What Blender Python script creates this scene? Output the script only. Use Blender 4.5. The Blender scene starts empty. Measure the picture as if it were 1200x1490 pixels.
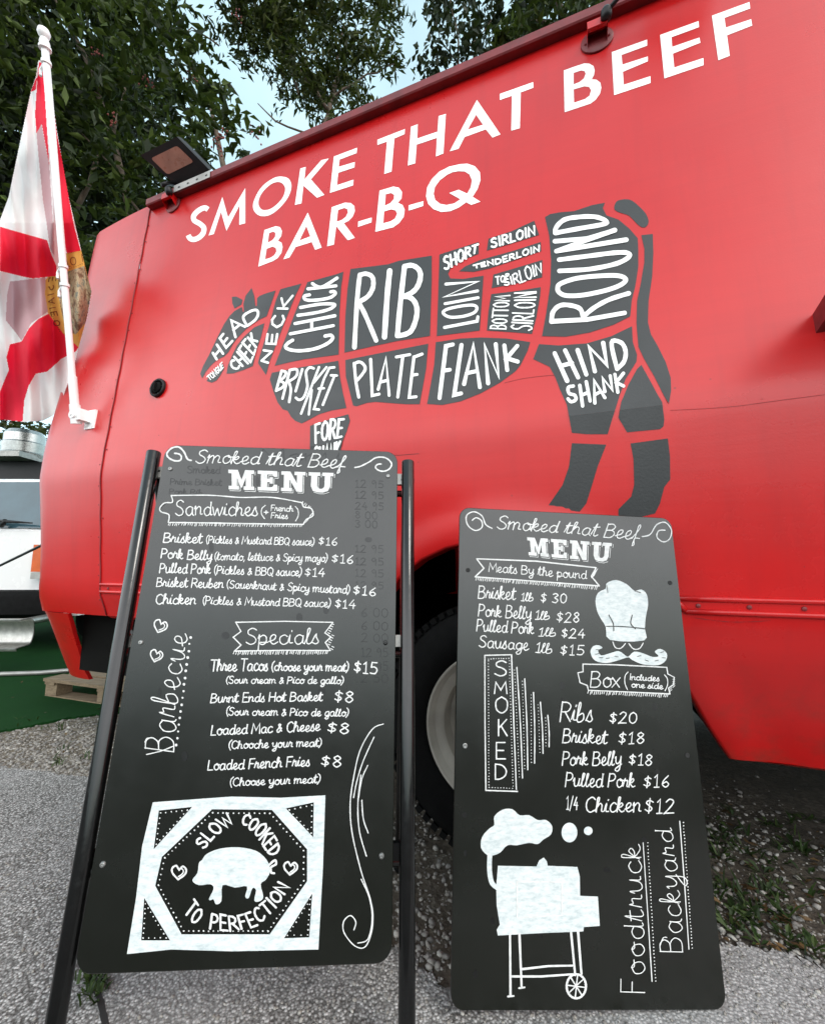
import bpy, bmesh, math, random
import numpy as np
from mathutils import Vector, Matrix, noise as mnoise
from mathutils.geometry import tessellate_polygon
random.seed(7)
rng = np.random.default_rng(7)
sc = bpy.context.scene
COL = sc.collection

# ------------------------------------------------------------------ camera
CAM_H, FPX = 0.85, 600.0
PITCH = math.atan(77 / 600)
cam_d = bpy.data.cameras.new("camera")
cam = bpy.data.objects.new("camera", cam_d)
COL.objects.link(cam)
cam.location = (0, 0, CAM_H)
cam.rotation_euler = (math.radians(90) + PITCH, 0, 0)
cam_d.sensor_fit = 'HORIZONTAL'
cam_d.sensor_width = 36
cam_d.lens = 18.0
cam_d.clip_start = 0.02
cam_d.clip_end = 4000
sc.camera = cam

# ------------------------------------------------------------------ sky, sun, exposure
SUN_EL, SUN_AZ = math.radians(44), math.radians(138)      # azimuth clockwise from +Y
world = bpy.data.worlds.new("World")
sc.world = world
world.use_nodes = True
wn, wl = world.node_tree.nodes, world.node_tree.links
bg = wn['Background']
sky = wn.new('ShaderNodeTexSky')
sky.sky_type = 'NISHITA'
sky.sun_disc = False
sky.sun_elevation = SUN_EL
sky.sun_rotation = SUN_AZ
sky.air_density = 1.0
sky.dust_density = 3.0
sky.ozone_density = 1.0
bg.inputs[1].default_value = 0.15
# thin bright cloud: a white bank over and behind the viewer, a pale veil over the blue in front
wtc = wn.new('ShaderNodeTexCoord'); wsep = wn.new('ShaderNodeSeparateXYZ')
wl.new(wtc.outputs['Generated'], wsep.inputs[0])
wno = wn.new('ShaderNodeTexNoise'); wno.inputs['Scale'].default_value = 2.2; wno.inputs['Detail'].default_value = 6
wl.new(wtc.outputs['Generated'], wno.inputs['Vector'])
def wrange(src, a, b, c, d):
    nd = wn.new('ShaderNodeMapRange'); nd.interpolation_type = 'SMOOTHSTEP'
    for k, v in zip((1, 2, 3, 4), (a, b, c, d)): nd.inputs[k].default_value = v
    wl.new(src, nd.inputs[0]); return nd.outputs[0]


def wmath(op, a, b):
    nd = wn.new('ShaderNodeMath'); nd.operation = op; nd.use_clamp = op == 'ADD'
    for k, v in enumerate((a, b)):
        if hasattr(v, 'links'): wl.new(v, nd.inputs[k])
        else: nd.inputs[k].default_value = v
    return nd.outputs[0]


def wmix(f, a, b):
    nd = wn.new('ShaderNodeMix'); nd.data_type = 'RGBA'
    for k, v in ((0, f), (6, a), (7, b)):
        if hasattr(v, 'links'): wl.new(v, nd.inputs[k])
        else: nd.inputs[k].default_value = v
    return nd.outputs[2]


veil = wmath('ADD', wrange(wno.outputs['Fac'], .3, .7, -.06, .10), wrange(wsep.outputs[2], .2, .75, .46, .30))
pale = wmix(veil, sky.outputs[0], (10.2, 14.2, 14.6, 1))
bank = wmath('MULTIPLY', wrange(wsep.outputs[1], -.2, .45, 1, 0), wmath('MULTIPLY', wrange(wsep.outputs[2], .0, .30, .12, 1), wrange(wsep.outputs[2], .42, .74, 1, .06)))
bank = wmath('MULTIPLY', bank, wrange(wno.outputs['Fac'], .25, .65, .80, 1.0))
full = wmix(bank, pale, (20.4, 20.7, 21.2, 1))
wl.new(full, bg.inputs[0])
sun_d = bpy.data.lights.new("sun", 'SUN')
sun_d.energy = 1.1
sun_d.angle = math.radians(16)
sun_d.color = (1.0, 0.96, 0.9)
sun = bpy.data.objects.new("sun", sun_d)
COL.objects.link(sun)
sdir = Vector((math.sin(SUN_AZ) * math.cos(SUN_EL), math.cos(SUN_AZ) * math.cos(SUN_EL), math.sin(SUN_EL)))
sun.rotation_euler = sdir.to_track_quat('Z', 'Y').to_euler()
sun.location = sdir * 30
vs = sc.view_settings
vs.view_transform = 'Standard'
vs.look = 'None'
vs.exposure = 0.25
vs.gamma = 1.0

# ------------------------------------------------------------------ geometry helpers
V = Vector
CF = V((0, math.cos(PITCH), math.sin(PITCH)))
CU = V((0, -math.sin(PITCH), math.cos(PITCH)))
CR = V((1, 0, 0))
CC = V((0, 0, CAM_H))


def ray(x, y):
    return CR * ((x - 600) / FPX) - CU * ((y - 745) / FPX) + CF


def hit(px, P, n):
    d = ray(*px)
    return CC + d * ((P - CC).dot(n) / d.dot(n))


def at(x, y, Y):
    d = ray(x, y)
    return CC + d * (Y / d.y)


def ground(x, y, z=0.0):
    return hit((x, y), V((0, 0, z)), V((0, 0, 1)))


class MB:
    def __init__(self):
        self.v, self.f, self.m = [], [], []

    def vert(self, p):
        self.v.append((p[0], p[1], p[2]))
        return len(self.v) - 1

    def face(self, idx, m=0):
        self.f.append(tuple(idx))
        self.m.append(m)

    def poly(self, pts, m=0):
        self.face([self.vert(p) for p in pts], m)

    def box(self, c, ax, ay, az, m=0):
        c = V(c)
        vs_ = []
        for sx in (-1, 1):
            for sy in (-1, 1):
                for sz in (-1, 1):
                    vs_.append(self.vert(c + ax * sx + ay * sy + az * sz))
        for q in ((0, 1, 3, 2), (4, 6, 7, 5), (0, 4, 5, 1), (2, 3, 7, 6), (0, 2, 6, 4), (1, 5, 7, 3)):
            self.face([vs_[i] for i in q], m)

    def tube(self, pts, r, seg=10, m=0, caps=True):
        pts = [V(p) for p in pts]
        rs = r if isinstance(r, (list, tuple)) else [r] * len(pts)
        rings = []
        t0 = (pts[1] - pts[0]).normalized()
        ref = V((0, 0, 1)) if abs(t0.z) < .9 else V((1, 0, 0))
        a = t0.cross(ref).normalized()
        for i, p in enumerate(pts):
            t = (pts[min(i + 1, len(pts) - 1)] - pts[max(i - 1, 0)]).normalized()
            a = (a - t * a.dot(t)).normalized()
            b = t.cross(a)
            rings.append([self.vert(p + (a * math.cos(2 * math.pi * k / seg) + b * math.sin(2 * math.pi * k / seg)) * rs[i]) for k in range(seg)])
        for i in range(len(rings) - 1):
            for k in range(seg):
                self.face((rings[i][k], rings[i][(k + 1) % seg], rings[i + 1][(k + 1) % seg], rings[i + 1][k]), m)
        if caps:
            self.face(rings[0][::-1], m)
            self.face(rings[-1], m)

    def lathe(self, c, axis, prof, seg=48, m=0):
        axis = V(axis).normalized()
        a = axis.cross(V((0, 0, 1)))
        a = a.normalized() if a.length > .01 else V((1, 0, 0))
        b = axis.cross(a)
        rings = []
        for r, h in prof:
            rings.append([self.vert(V(c) + axis * h + (a * math.cos(2 * math.pi * k / seg) + b * math.sin(2 * math.pi * k / seg)) * r) for k in range(seg)])
        for i in range(len(rings) - 1):
            for k in range(seg):
                self.face((rings[i][k], rings[i + 1][k], rings[i + 1][(k + 1) % seg], rings[i][(k + 1) % seg]), m)
        if prof[0][0] > 1e-4:
            pass
        return rings

    def grid(self, rows, m=0, flip=False):
        idx = [[self.vert(p) for p in r] for r in rows]
        for i in range(len(idx) - 1):
            for j in range(len(idx[0]) - 1):
                q = (idx[i][j], idx[i][j + 1], idx[i + 1][j + 1], idx[i + 1][j])
                self.face(q[::-1] if flip else q, m)

    def loops(self, loops, m=0):
        """polygon with holes, loops of 3-D points"""
        tris = tessellate_polygon([[V(p) for p in l] for l in loops])
        ids = []
        for l in loops:
            ids += [self.vert(p) for p in l]
        for t in tris:
            self.face([ids[i] for i in t], m)

    def build(self, name, mats, parent=None, smooth=False, angle=None):
        me = bpy.data.meshes.new(name)
        me.from_pydata(self.v, [], self.f)
        if not isinstance(mats, (list, tuple)):
            mats = [mats]
        for mm in mats:
            me.materials.append(mm)
        me.polygons.foreach_set('material_index', self.m)
        if smooth:
            me.polygons.foreach_set('use_smooth', [True] * len(self.f))
            if angle:
                me.set_sharp_from_angle(angle=math.radians(angle))
        me.update()
        o = bpy.data.objects.new(name, me)
        COL.objects.link(o)
        if parent:
            o.parent = parent
            if parent.type == 'EMPTY':
                o.location = -parent.location
        return o


def tag(o, label=None, cat=None, group=None, kind=None):
    if label: o['label'] = label
    if cat: o['category'] = cat
    if group: o['group'] = group
    if kind: o['kind'] = kind
    return o


def thing(name, loc, label, cat, group=None):
    o = bpy.data.objects.new(name, None)
    o.empty_display_size = .1
    COL.objects.link(o)
    o.location = loc
    return tag(o, label, cat, group)


# ------------------------------------------------------------------ materials
class NT:
    def __init__(self, name):
        self.mat = bpy.data.materials.new(name)
        self.mat.use_nodes = True
        self.t = self.mat.node_tree
        self.n, self.l = self.t.nodes, self.t.links
        self.b = self.n['Principled BSDF']

    def new(self, typ, **kw):
        nd = self.n.new(typ)
        for k, v in kw.items():
            setattr(nd, k, v)
        return nd

    def link(self, a, b):
        self.l.new(a, b)

    def coord(self):
        return self.new('ShaderNodeTexCoord').outputs['Object']

    def noise(self, scale, detail=4, rough=.55, vec=None):
        nd = self.new('ShaderNodeTexNoise')
        nd.inputs['Scale'].default_value = scale
        nd.inputs['Detail'].default_value = detail
        nd.inputs['Roughness'].default_value = rough
        self.link(vec if vec else self.coord(), nd.inputs['Vector'])
        return nd.outputs['Fac']

    def mapping(self, scale):
        nd = self.new('ShaderNodeMapping')
        nd.inputs['Scale'].default_value = scale
        self.link(self.coord(), nd.inputs['Vector'])
        return nd.outputs[0]

    def ramp(self, fac, stops):
        nd = self.new('ShaderNodeValToRGB')
        cr = nd.color_ramp
        while len(cr.elements) < len(stops):
            cr.elements.new(.5)
        for e, (p, c) in zip(cr.elements, stops):
            e.position = p
            e.color = (c, c, c, 1) if isinstance(c, (int, float)) else (*c, 1)
        self.link(fac, nd.inputs[0])
        return nd.outputs[0]

    def mix(self, fac, a, b, mode='MIX'):
        nd = self.new('ShaderNodeMix', data_type='RGBA', blend_type=mode)
        for s, v in ((nd.inputs[0], fac), (nd.inputs[6], a), (nd.inputs[7], b)):
            if hasattr(v, 'links'):
                self.link(v, s)
            elif isinstance(v, (int, float)):
                s.default_value = v
            else:
                s.default_value = (*v, 1)
        return nd.outputs[2]

    def bump(self, h, strength, dist, normal=None):
        nd = self.new('ShaderNodeBump')
        nd.inputs['Strength'].default_value = strength
        nd.inputs['Distance'].default_value = dist
        self.link(h, nd.inputs['Height'])
        if normal: self.link(normal, nd.inputs['Normal'])
        return nd.outputs[0]

    def base(self, c): 
        if hasattr(c, 'links'): self.link(c, self.b.inputs['Base Color'])
        else: self.b.inputs['Base Color'].default_value = (*c, 1)

    def rough(self, r):
        if hasattr(r, 'links'): self.link(r, self.b.inputs['Roughness'])
        else: self.b.inputs['Roughness'].default_value = r

    def normal(self, nrm): self.link(nrm, self.b.inputs['Normal'])


def simple(name, col, rough=.5, metal=0, var=.12, scale=14, bump=0.0, bscale=60):
    m = NT(name)
    nz = m.noise(scale, 5)
    lo = tuple(c * (1 - var) for c in col)
    hi = tuple(min(1, c * (1 + var)) for c in col)
    m.base(m.ramp(nz, [(.3, lo), (.7, hi)]))
    m.rough(m.ramp(m.noise(scale * 2.3, 4), [(.3, max(0, rough - .08)), (.7, min(1, rough + .08))]))
    m.b.inputs['Metallic'].default_value = metal
    if bump:
        m.normal(m.bump(m.noise(bscale, 4), bump, .002))
    return m.mat


MAT = {}
m = NT('red_paint')                                              # brushed enamel over old panels
co = m.coord()
big = m.noise(1.3, 3)
fine = m.noise(9, 6, .6)
c1 = m.ramp(big, [(.3, (.455, .0045, .005)), (.7, (.52, .007, .007))])
streak = m.noise(1.0, 6, .65, m.mapping((3, 3, 40)))
c2 = m.mix(m.ramp(streak, [(.35, .0), (.75, .25)]), c1, (.38, .005, .006))
specks = m.new('ShaderNodeTexVoronoi'); specks.inputs['Scale'].default_value = 7
m.link(co, specks.inputs['Vector'])
sp = m.ramp(specks.outputs['Distance'], [(.012, 1.0), (.03, 0.0)])
c3 = m.mix(sp, c2, (.22, .007, .007))
vst = m.noise(1.0, 5, .6, m.mapping((22, 22, .7)))
c3 = m.mix(m.ramp(vst, [(.5, 0.0), (.78, .2)]), c3, (.25, .006, .008))
zz_ = m.new('ShaderNodeSeparateXYZ'); m.link(co, zz_.inputs[0])
lowz = m.ramp(zz_.outputs[2], [(.36, 1.0), (.66, 0.0)])
splash = m.ramp(m.noise(11, 6, .7), [(.48, 0.0), (.72, .5)])
c3 = m.mix(m.mix(1.0, lowz, splash, 'MULTIPLY'), c3, (.10, .035, .022))
m.base(c3)
m.rough(m.mix(.5, m.ramp(fine, [(.25, .26), (.75, .37)]), m.ramp(m.noise(1.7, 4), [(.3, .22), (.7, .40)])))
m.b.inputs['Specular IOR Level'].default_value = .50
b1 = m.bump(m.noise(1.8, 2), .13, .02)
b2 = m.bump(m.noise(220, 3), .14, .0012, b1)
m.normal(m.bump(streak, .12, .002, b2))
MAT['red'] = m.mat
MAT['red_dark'] = simple('weathered_red_trim', (.15, .008, .010), .5, var=.3, bump=.2)
MAT['seam'] = simple('dark_red_joint', (.17, .008, .010), .6)
MAT['white_paint'] = simple('white_sign_paint', (.84, .84, .81), .5, var=.03, bump=.1)
MAT['grey_paint'] = simple('charcoal_sign_paint', (.022, .023, .023), .42, var=.1, scale=5, bump=.25, bscale=150)
MAT['grey_paint'].node_tree.nodes['Principled BSDF'].inputs['Specular IOR Level'].default_value = .48
MAT['rubber'] = simple('black_rubber', (.0035, .0035, .0035), .8, var=.3, bump=.2)
MAT['rubber'].node_tree.nodes['Principled BSDF'].inputs['Specular IOR Level'].default_value = .12
MAT['underside'] = simple('dark_chassis', (.004, .004, .0035), 1.0)
MAT['underside'].node_tree.nodes['Principled BSDF'].inputs['Specular IOR Level'].default_value = .1
MAT['rim'] = simple('dusty_steel_rim', (.40, .37, .32), .5, var=.18, scale=9, bump=.2)
MAT['black_metal'] = simple('black_gloss_tube', (.003, .003, .003), .14, var=.2, scale=30)
MAT['black_plastic'] = simple('black_plastic', (.008, .008, .0085), .45)
MAT['black_plastic'].node_tree.nodes['Principled BSDF'].inputs['Specular IOR Level'].default_value = .3
MAT['grey_metal'] = simple('galvanised_steel', (.34, .33, .31), .45, .6, var=.2, bump=.15)
MAT['steel'] = simple('stainless_steel', (.40, .40, .385), .28, 1.0, var=.1)
MAT['chrome'] = simple('scuffed_chrome', (.42, .41, .38), .38, .85, var=.2, scale=30)
MAT['white_plastic'] = simple('white_plastic', (.8, .8, .79), .4, var=.03)
MAT['lens'] = simple('dusty_lamp_lens', (.36, .17, .12), .3, var=.15, scale=20)
MAT['bolt'] = simple('bolt_steel', (.30, .30, .29), .35, .8)
MAT['hole'] = simple('dark_hole', (.01, .01, .01), .8)
MAT['white_car'] = simple('white_car_paint', (.66, .66, .65), .25, var=.02, scale=3)
MAT['glass'] = simple('dark_car_glass', (.035, .075, .095), .12, var=.2, scale=3)
MAT['tail'] = simple('amber_lamp_glass', (.5, .09, .015), .2)
MAT['wood'] = NT('pallet_wood')
m = MAT['wood']
wv = m.noise(3, 6, .7, m.mapping((4, 30, 30)))
m.base(m.ramp(wv, [(.3, (.11, .075, .042)), (.7, (.26, .19, .115))])); m.rough(.85); m.normal(m.bump(wv, .5, .004))
MAT['wood'] = m.mat

m = NT('chalkboard')                                             # satin black, wiped and scuffed
sm = m.noise(7, 6, .65)
ghost = m.noise(2.5, 5, .6)
m.base(m.mix(m.ramp(ghost, [(.4, 0.0), (.75, .6)]), (.0024, .0032, .0014), (.0055, .0060, .0042)))
m.rough(m.ramp(sm, [(.25, .19), (.7, .30)]))
m.b.inputs['Specular IOR Level'].default_value = .68
m.normal(m.bump(m.noise(90, 2), .03, .001))
MAT['board'] = m.mat
MAT['chalk'] = simple('white_chalk_paint', (.58, .58, .57), .8, var=.16, scale=90)
m = NT('chalk_fill')
nz = m.noise(1.0, 6, .7, m.mapping((60, 60, 150)))
m.base(m.ramp(nz, [(.30, (.35, .41, .42)), (.48, (.50, .535, .535)), (.68, (.62, .64, .625))])); m.rough(.8)
MAT['chalk_fill'] = m.mat
MAT['ghost'] = simple('wiped_lettering', (.002, .002, .0018), .33)
MAT['ghost'].node_tree.nodes['Principled BSDF'].inputs['Specular IOR Level'].default_value = .56


def leafmat(name, a, b, c, trans=.25):
    m = NT(name)
    g = m.new('ShaderNodeNewGeometry')
    r = g.outputs['Random Per Island']
    col = m.ramp(r, [(0, a), (.6, b), (1, c)])
    cl = m.noise(1.6, 3)
    col2 = m.mix(m.ramp(cl, [(.35, 0.0), (.7, .6)]), col, a)
    m.base(col2)
    m.rough(.55); m.b.inputs['Specular IOR Level'].default_value = .22
    tr = m.new('ShaderNodeBsdfTranslucent')
    m.link(m.mix(.5, col2, (.10, .16, .02)), tr.inputs[0])
    mx = m.new('ShaderNodeMixShader')
    mx.inputs[0].default_value = trans
    m.link(m.b.outputs[0], mx.inputs[1]); m.link(tr.outputs[0], mx.inputs[2])
    m.link(mx.outputs[0], m.n['Material Output'].inputs[0])
    return m.mat


MAT['leaf'] = leafmat('broad_leaves', (.006, .012, .003), (.024, .043, .009), (.11, .155, .032))
MAT['leaf_olive'] = leafmat('olive_leaves', (.012, .018, .004), (.036, .050, .011), (.11, .125, .034))
MAT['leaf_dark'] = leafmat('dark_round_leaves', (.010, .020, .009), (.018, .030, .014), (.036, .052, .024), .12)
MAT['leaf_back'] = leafmat('shade_dark_foliage', (.004, .008, .003), (.009, .015, .005), (.016, .024, .008), .06)  # darkened leaf copy: shade inside the crowns put into the colour
MAT['bark'] = simple('grey_brown_bark', (.12, .09, .065), .9, var=.35, bump=.6, bscale=40)
MAT['berry'] = simple('red_berries', (.16, .022, .012), .5, var=.4)
MAT['weed'] = leafmat('weed_green', (.010, .020, .005), (.022, .045, .010), (.065, .095, .028), .2)
MAT['litter'] = leafmat('dead_leaf', (.028, .016, .007), (.07, .04, .017), (.17, .105, .045), .1)

m = NT('pebble_stone')
r = m.new('ShaderNodeNewGeometry').outputs['Random Per Island']
m.base(m.mix(.25, m.ramp(r, [(0, (.035, .026, .016)), (.5, (.09, .072, .05)), (.85, (.16, .14, .11)), (1, (.30, .28, .24))]), m.noise(70, 3)))
m.rough(.85)
MAT['pebble'] = m.mat

m = NT('gravelly_soil')
cx = m.new('ShaderNodeSeparateXYZ'); m.link(m.coord(), cx.inputs[0])
vor = m.new('ShaderNodeTexVoronoi'); vor.inputs['Scale'].default_value = 75
m.link(m.coord(), vor.inputs['Vector'])
stone = m.ramp(vor.outputs['Color'], [(.2, (.07, .055, .04)), (.6, (.17, .14, .10)), (.9, (.30, .27, .22))])
soil = m.ramp(m.noise(26, 6, .7), [(.3, (.018, .013, .009)), (.7, (.055, .042, .028))])
mask = m.new('ShaderNodeMath', operation='ADD')
mr = m.new('ShaderNodeMapRange')
mr.inputs[1].default_value = -1.4; mr.inputs[2].default_value = 0.3
mr.inputs[3].default_value = .75; mr.inputs[4].default_value = .18
m.link(cx.outputs[0], mr.inputs[0])
m.link(mr.outputs[0], mask.inputs[0])
nn = m.new('ShaderNodeMath', operation='MULTIPLY_ADD'); nn.inputs[1].default_value = .8; nn.inputs[2].default_value = -.4
m.link(m.noise(6, 4), nn.inputs[0]); m.link(nn.outputs[0], mask.inputs[1])
m.base(m.mix(mask.outputs[0], soil, stone)); m.rough(.95)
m.normal(m.bump(m.noise(60, 6, .7), .9, .012, m.bump(vor.outputs['Distance'], .6, .006)))
MAT['soil'] = m.mat

m = NT('worn_asphalt')
v1 = m.new('ShaderNodeTexVoronoi'); v1.inputs['Scale'].default_value = 165; v1.inputs['Randomness'].default_value = 1
m.link(m.coord(), v1.inputs['Vector'])
v2 = m.new('ShaderNodeTexVoronoi'); v2.inputs['Scale'].default_value = 330
m.link(m.coord(), v2.inputs['Vector'])
st = m.ramp(v1.outputs['Color'], [(.1, (.18, .177, .172)), (.55, (.33, .327, .32)), (.9, (.54, .535, .525))])
gap = m.ramp(v1.outputs['Distance'], [(.30, 0.0), (.62, 1.0)])
c = m.mix(gap, st, (.06, .057, .053))
c = m.mix(m.ramp(v2.outputs['Color'], [(.3, 0.0), (.9, .5)]), c, (.27, .267, .26))
c = m.mix(m.ramp(m.noise(2.6, 5), [(.45, 0.0), (.75, .4)]), c, (.38, .38, .378))
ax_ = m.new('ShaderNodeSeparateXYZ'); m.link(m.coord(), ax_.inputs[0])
m.b.inputs['Specular IOR Level'].default_value = .3
c = m.mix(m.ramp(m.mix(.12, ax_.outputs[0], m.noise(5, 4)), [(.15, 0.0), (.62, .28)]), c, (.50, .50, .505))  # paler towards the right: the stronger light there is put into the colour
m.base(c); m.rough(.88)
m.normal(m.bump(v1.outputs['Distance'], .6, -.004, m.bump(m.noise(300, 4), .4, .002)))
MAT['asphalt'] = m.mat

MAT['bounce_cut_dark'] = simple('bounce_cut_dark', (.055, .054, .052), .9, var=.3, scale=40, bump=.6, bscale=150)
m = NT('artificial_turf')
t1 = m.noise(260, 4, .7); t2 = m.noise(5, 5)
m.base(m.mix(m.ramp(t2, [(.3, 0.0), (.7, .7)]), m.ramp(t1, [(.3, (.004, .022, .005)), (.7, (.012, .070, .014))]), (.007, .036, .009)))
m.b.inputs['Specular IOR Level'].default_value = .08
m.rough(.9); m.normal(m.bump(t1, 1.0, .008))
MAT['turf'] = m.mat


def cloth(name, col):
    m = NT(name)
    wv_ = m.noise(500, 2)
    m.base(m.ramp(m.noise(6, 4), [(.3, tuple(c * .92 for c in col)), (.7, col)])); m.rough(.8)
    m.normal(m.bump(m.noise(14, 4), .5, .01, m.bump(wv_, .15, .0006)))
    tr = m.new('ShaderNodeBsdfTranslucent'); tr.inputs[0].default_value = (*col, 1)
    mx = m.new('ShaderNodeMixShader'); mx.inputs[0].default_value = .35
    m.link(m.b.outputs[0], mx.inputs[1]); m.link(tr.outputs[0], mx.inputs[2])
    m.link(mx.outputs[0], m.n['Material Output'].inputs[0])
    return m.mat


MAT['fl_white'] = cloth('flag_white', (.92, .91, .89))
MAT['fl_red'] = cloth('flag_red', (.86, .012, .045))
MAT['fl_pink'] = cloth('flag_shaded_white', (.62, .40, .42))  # white cloth with shade and red showing through painted into its colour
MAT['fl_gold'] = cloth('flag_gold', (.74, .42, .09))
MAT['fl_ink'] = cloth('flag_brown_ink', (.22, .05, .02))
m = NT('flag_seal_scene')
sx = m.noise(22, 5, .7, m.mapping((1.5, 1.5, 1)))
m.base(m.ramp(sx, [(.25, (.03, .035, .03)), (.42, (.16, .08, .04)), (.52, (.42, .33, .2)), (.62, (.10, .12, .10)), (.75, (.5, .42, .3))])); m.rough(.8)
MAT['fl_seal'] = m.mat

# ------------------------------------------------------------------ strokes, glyphs and lettering in a plane
def catmull(pts, closed=False, n=5):
    out = []
    N = len(pts)
    if N < 3: return [tuple(p) for p in pts]
    rng_ = range(N if closed else N - 1)
    for i in rng_:
        p1, p2 = pts[i], pts[(i + 1) % N]
        p0 = pts[(i - 1) % N] if (closed or i > 0) else p1
        p3 = pts[(i + 2) % N] if (closed or i + 2 < N) else p2
        for k in range(n):
            t = k / n
            out.append(tuple(.5 * (2 * p1[a] + (p2[a] - p0[a]) * t + (2 * p0[a] - 5 * p1[a] + 4 * p2[a] - p3[a]) * t * t + (3 * p1[a] - p0[a] - 3 * p2[a] + p3[a]) * t ** 3) for a in (0, 1)))
    out.append(tuple(pts[0] if closed else pts[-1]))
    return out


class Decal:
    """paint strokes and fills given in picture-measured outlines, laid on a real surface by fn(x, y, lift)"""
    def __init__(self, fn):
        self.fn, self.mb, self.k = fn, MB(), 0

    def fill(self, loops, m=0, lift=None, clip=None):
        if lift is None:
            lift = .0006 + (self.k % 7) * .00004
        self.k += 1
        self.mb.loops([[self.fn(x, y, lift) for x, y in l] for l in loops], m)

    def stroke(self, pts, w, smooth=True, closed=False, m=0, cap=True, jit=0.0, lift=None):
        pts = [tuple(p) for p in pts]
        q = [pts[0]]
        for p in pts[1:]:
            if math.dist(p, q[-1]) > 1e-3: q.append(p)
        pts = q
        if len(pts) < 2:
            pts = [(pts[0][0] - w * .3, pts[0][1]), (pts[0][0] + w * .3, pts[0][1])]
        if smooth: pts = catmull(pts, closed)
        elif closed: pts = pts + [pts[0]]
        N = len(pts)
        if lift is None:
            lift = .0007 + (self.k % 9) * .00012
        self.k += 1
        L, Rr = [], []
        ph = random.random() * 10
        for i, p in enumerate(pts):
            a = pts[max(i - 1, 0)] if not (closed and i == 0) else pts[-2]
            b = pts[min(i + 1, N - 1)] if not (closed and i == N - 1) else pts[1]
            d1 = (p[0] - a[0], p[1] - a[1]); d2 = (b[0] - p[0], b[1] - p[1])
            l1 = math.hypot(*d1) or 1; l2 = math.hypot(*d2) or 1
            if i == 0 and not closed: d1, l1 = d2, l2
            if i == N - 1 and not closed: d2, l2 = d1, l1
            n1 = (-d1[1] / l1, d1[0] / l1); n2 = (-d2[1] / l2, d2[0] / l2)
            nx, ny = n1[0] + n2[0], n1[1] + n2[1]
            ll = math.hypot(nx, ny)
            if ll < .2: nx, ny, ll = n2[0], n2[1], 1
            nx, ny = nx / ll, ny / ll
            c = max(.55, nx * n1[0] + ny * n1[1])
            hw = w / 2 / c
            if jit: hw *= 1 + jit * math.sin(ph + i * 1.7)
            L.append((p[0] + nx * hw, p[1] + ny * hw)); Rr.append((p[0] - nx * hw, p[1] - ny * hw))
        li = lambda i: lift + .0001 * i / N
        li_ = [self.mb.vert(self.fn(x, y, li(i))) for i, (x, y) in enumerate(L)]
        ri_ = [self.mb.vert(self.fn(x, y, li(i))) for i, (x, y) in enumerate(Rr)]
        for i in range(N - 1):
            self.mb.face((li_[i], ri_[i], ri_[i + 1], li_[i + 1]), m)
        if cap and not closed:
            for e, s in ((0, 1), (N - 1, -1)):
                p = pts[e]; q = L[e]
                a0 = math.atan2(q[1] - p[1], q[0] - p[0]); r = w / 2
                arc = [self.mb.vert(self.fn(p[0] + r * math.cos(a0 + s * math.pi * k / 6), p[1] + r * math.sin(a0 + s * math.pi * k / 6), li(e))) for k in range(1, 6)]
                ids = [li_[e]] + arc + [ri_[e]]
                self.mb.face(ids if s > 0 else ids[::-1], m)

    def dots(self, a, b, n, r, m=0):
        for k in range(n):
            t = k / max(1, n - 1)
            self.dot(a[0] + (b[0] - a[0]) * t + random.uniform(-.3, .3) * r, a[1] + (b[1] - a[1]) * t + random.uniform(-.3, .3) * r, r * random.uniform(.8, 1.15), m)

    def dot(self, x, y, r, m=0, ry=None, n=8):
        self.fill([[(x + r * math.cos(2 * math.pi * k / n), y + (ry or r) * math.sin(2 * math.pi * k / n)) for k in range(n)]], m)


GL = {}


def G_(ch, w, s, smooth=True):
    st_ = []
    for part in s.split('|'):
        sm_ = smooth
        if part[0] == '-': sm_ = False; part = part[1:]
        if part[0] == '~': sm_ = True; part = part[1:]
        st_.append((sm_, [tuple(float(a) for a in p.split(',')) for p in part.split()]))
    GL[ch] = (w, st_)


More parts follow.
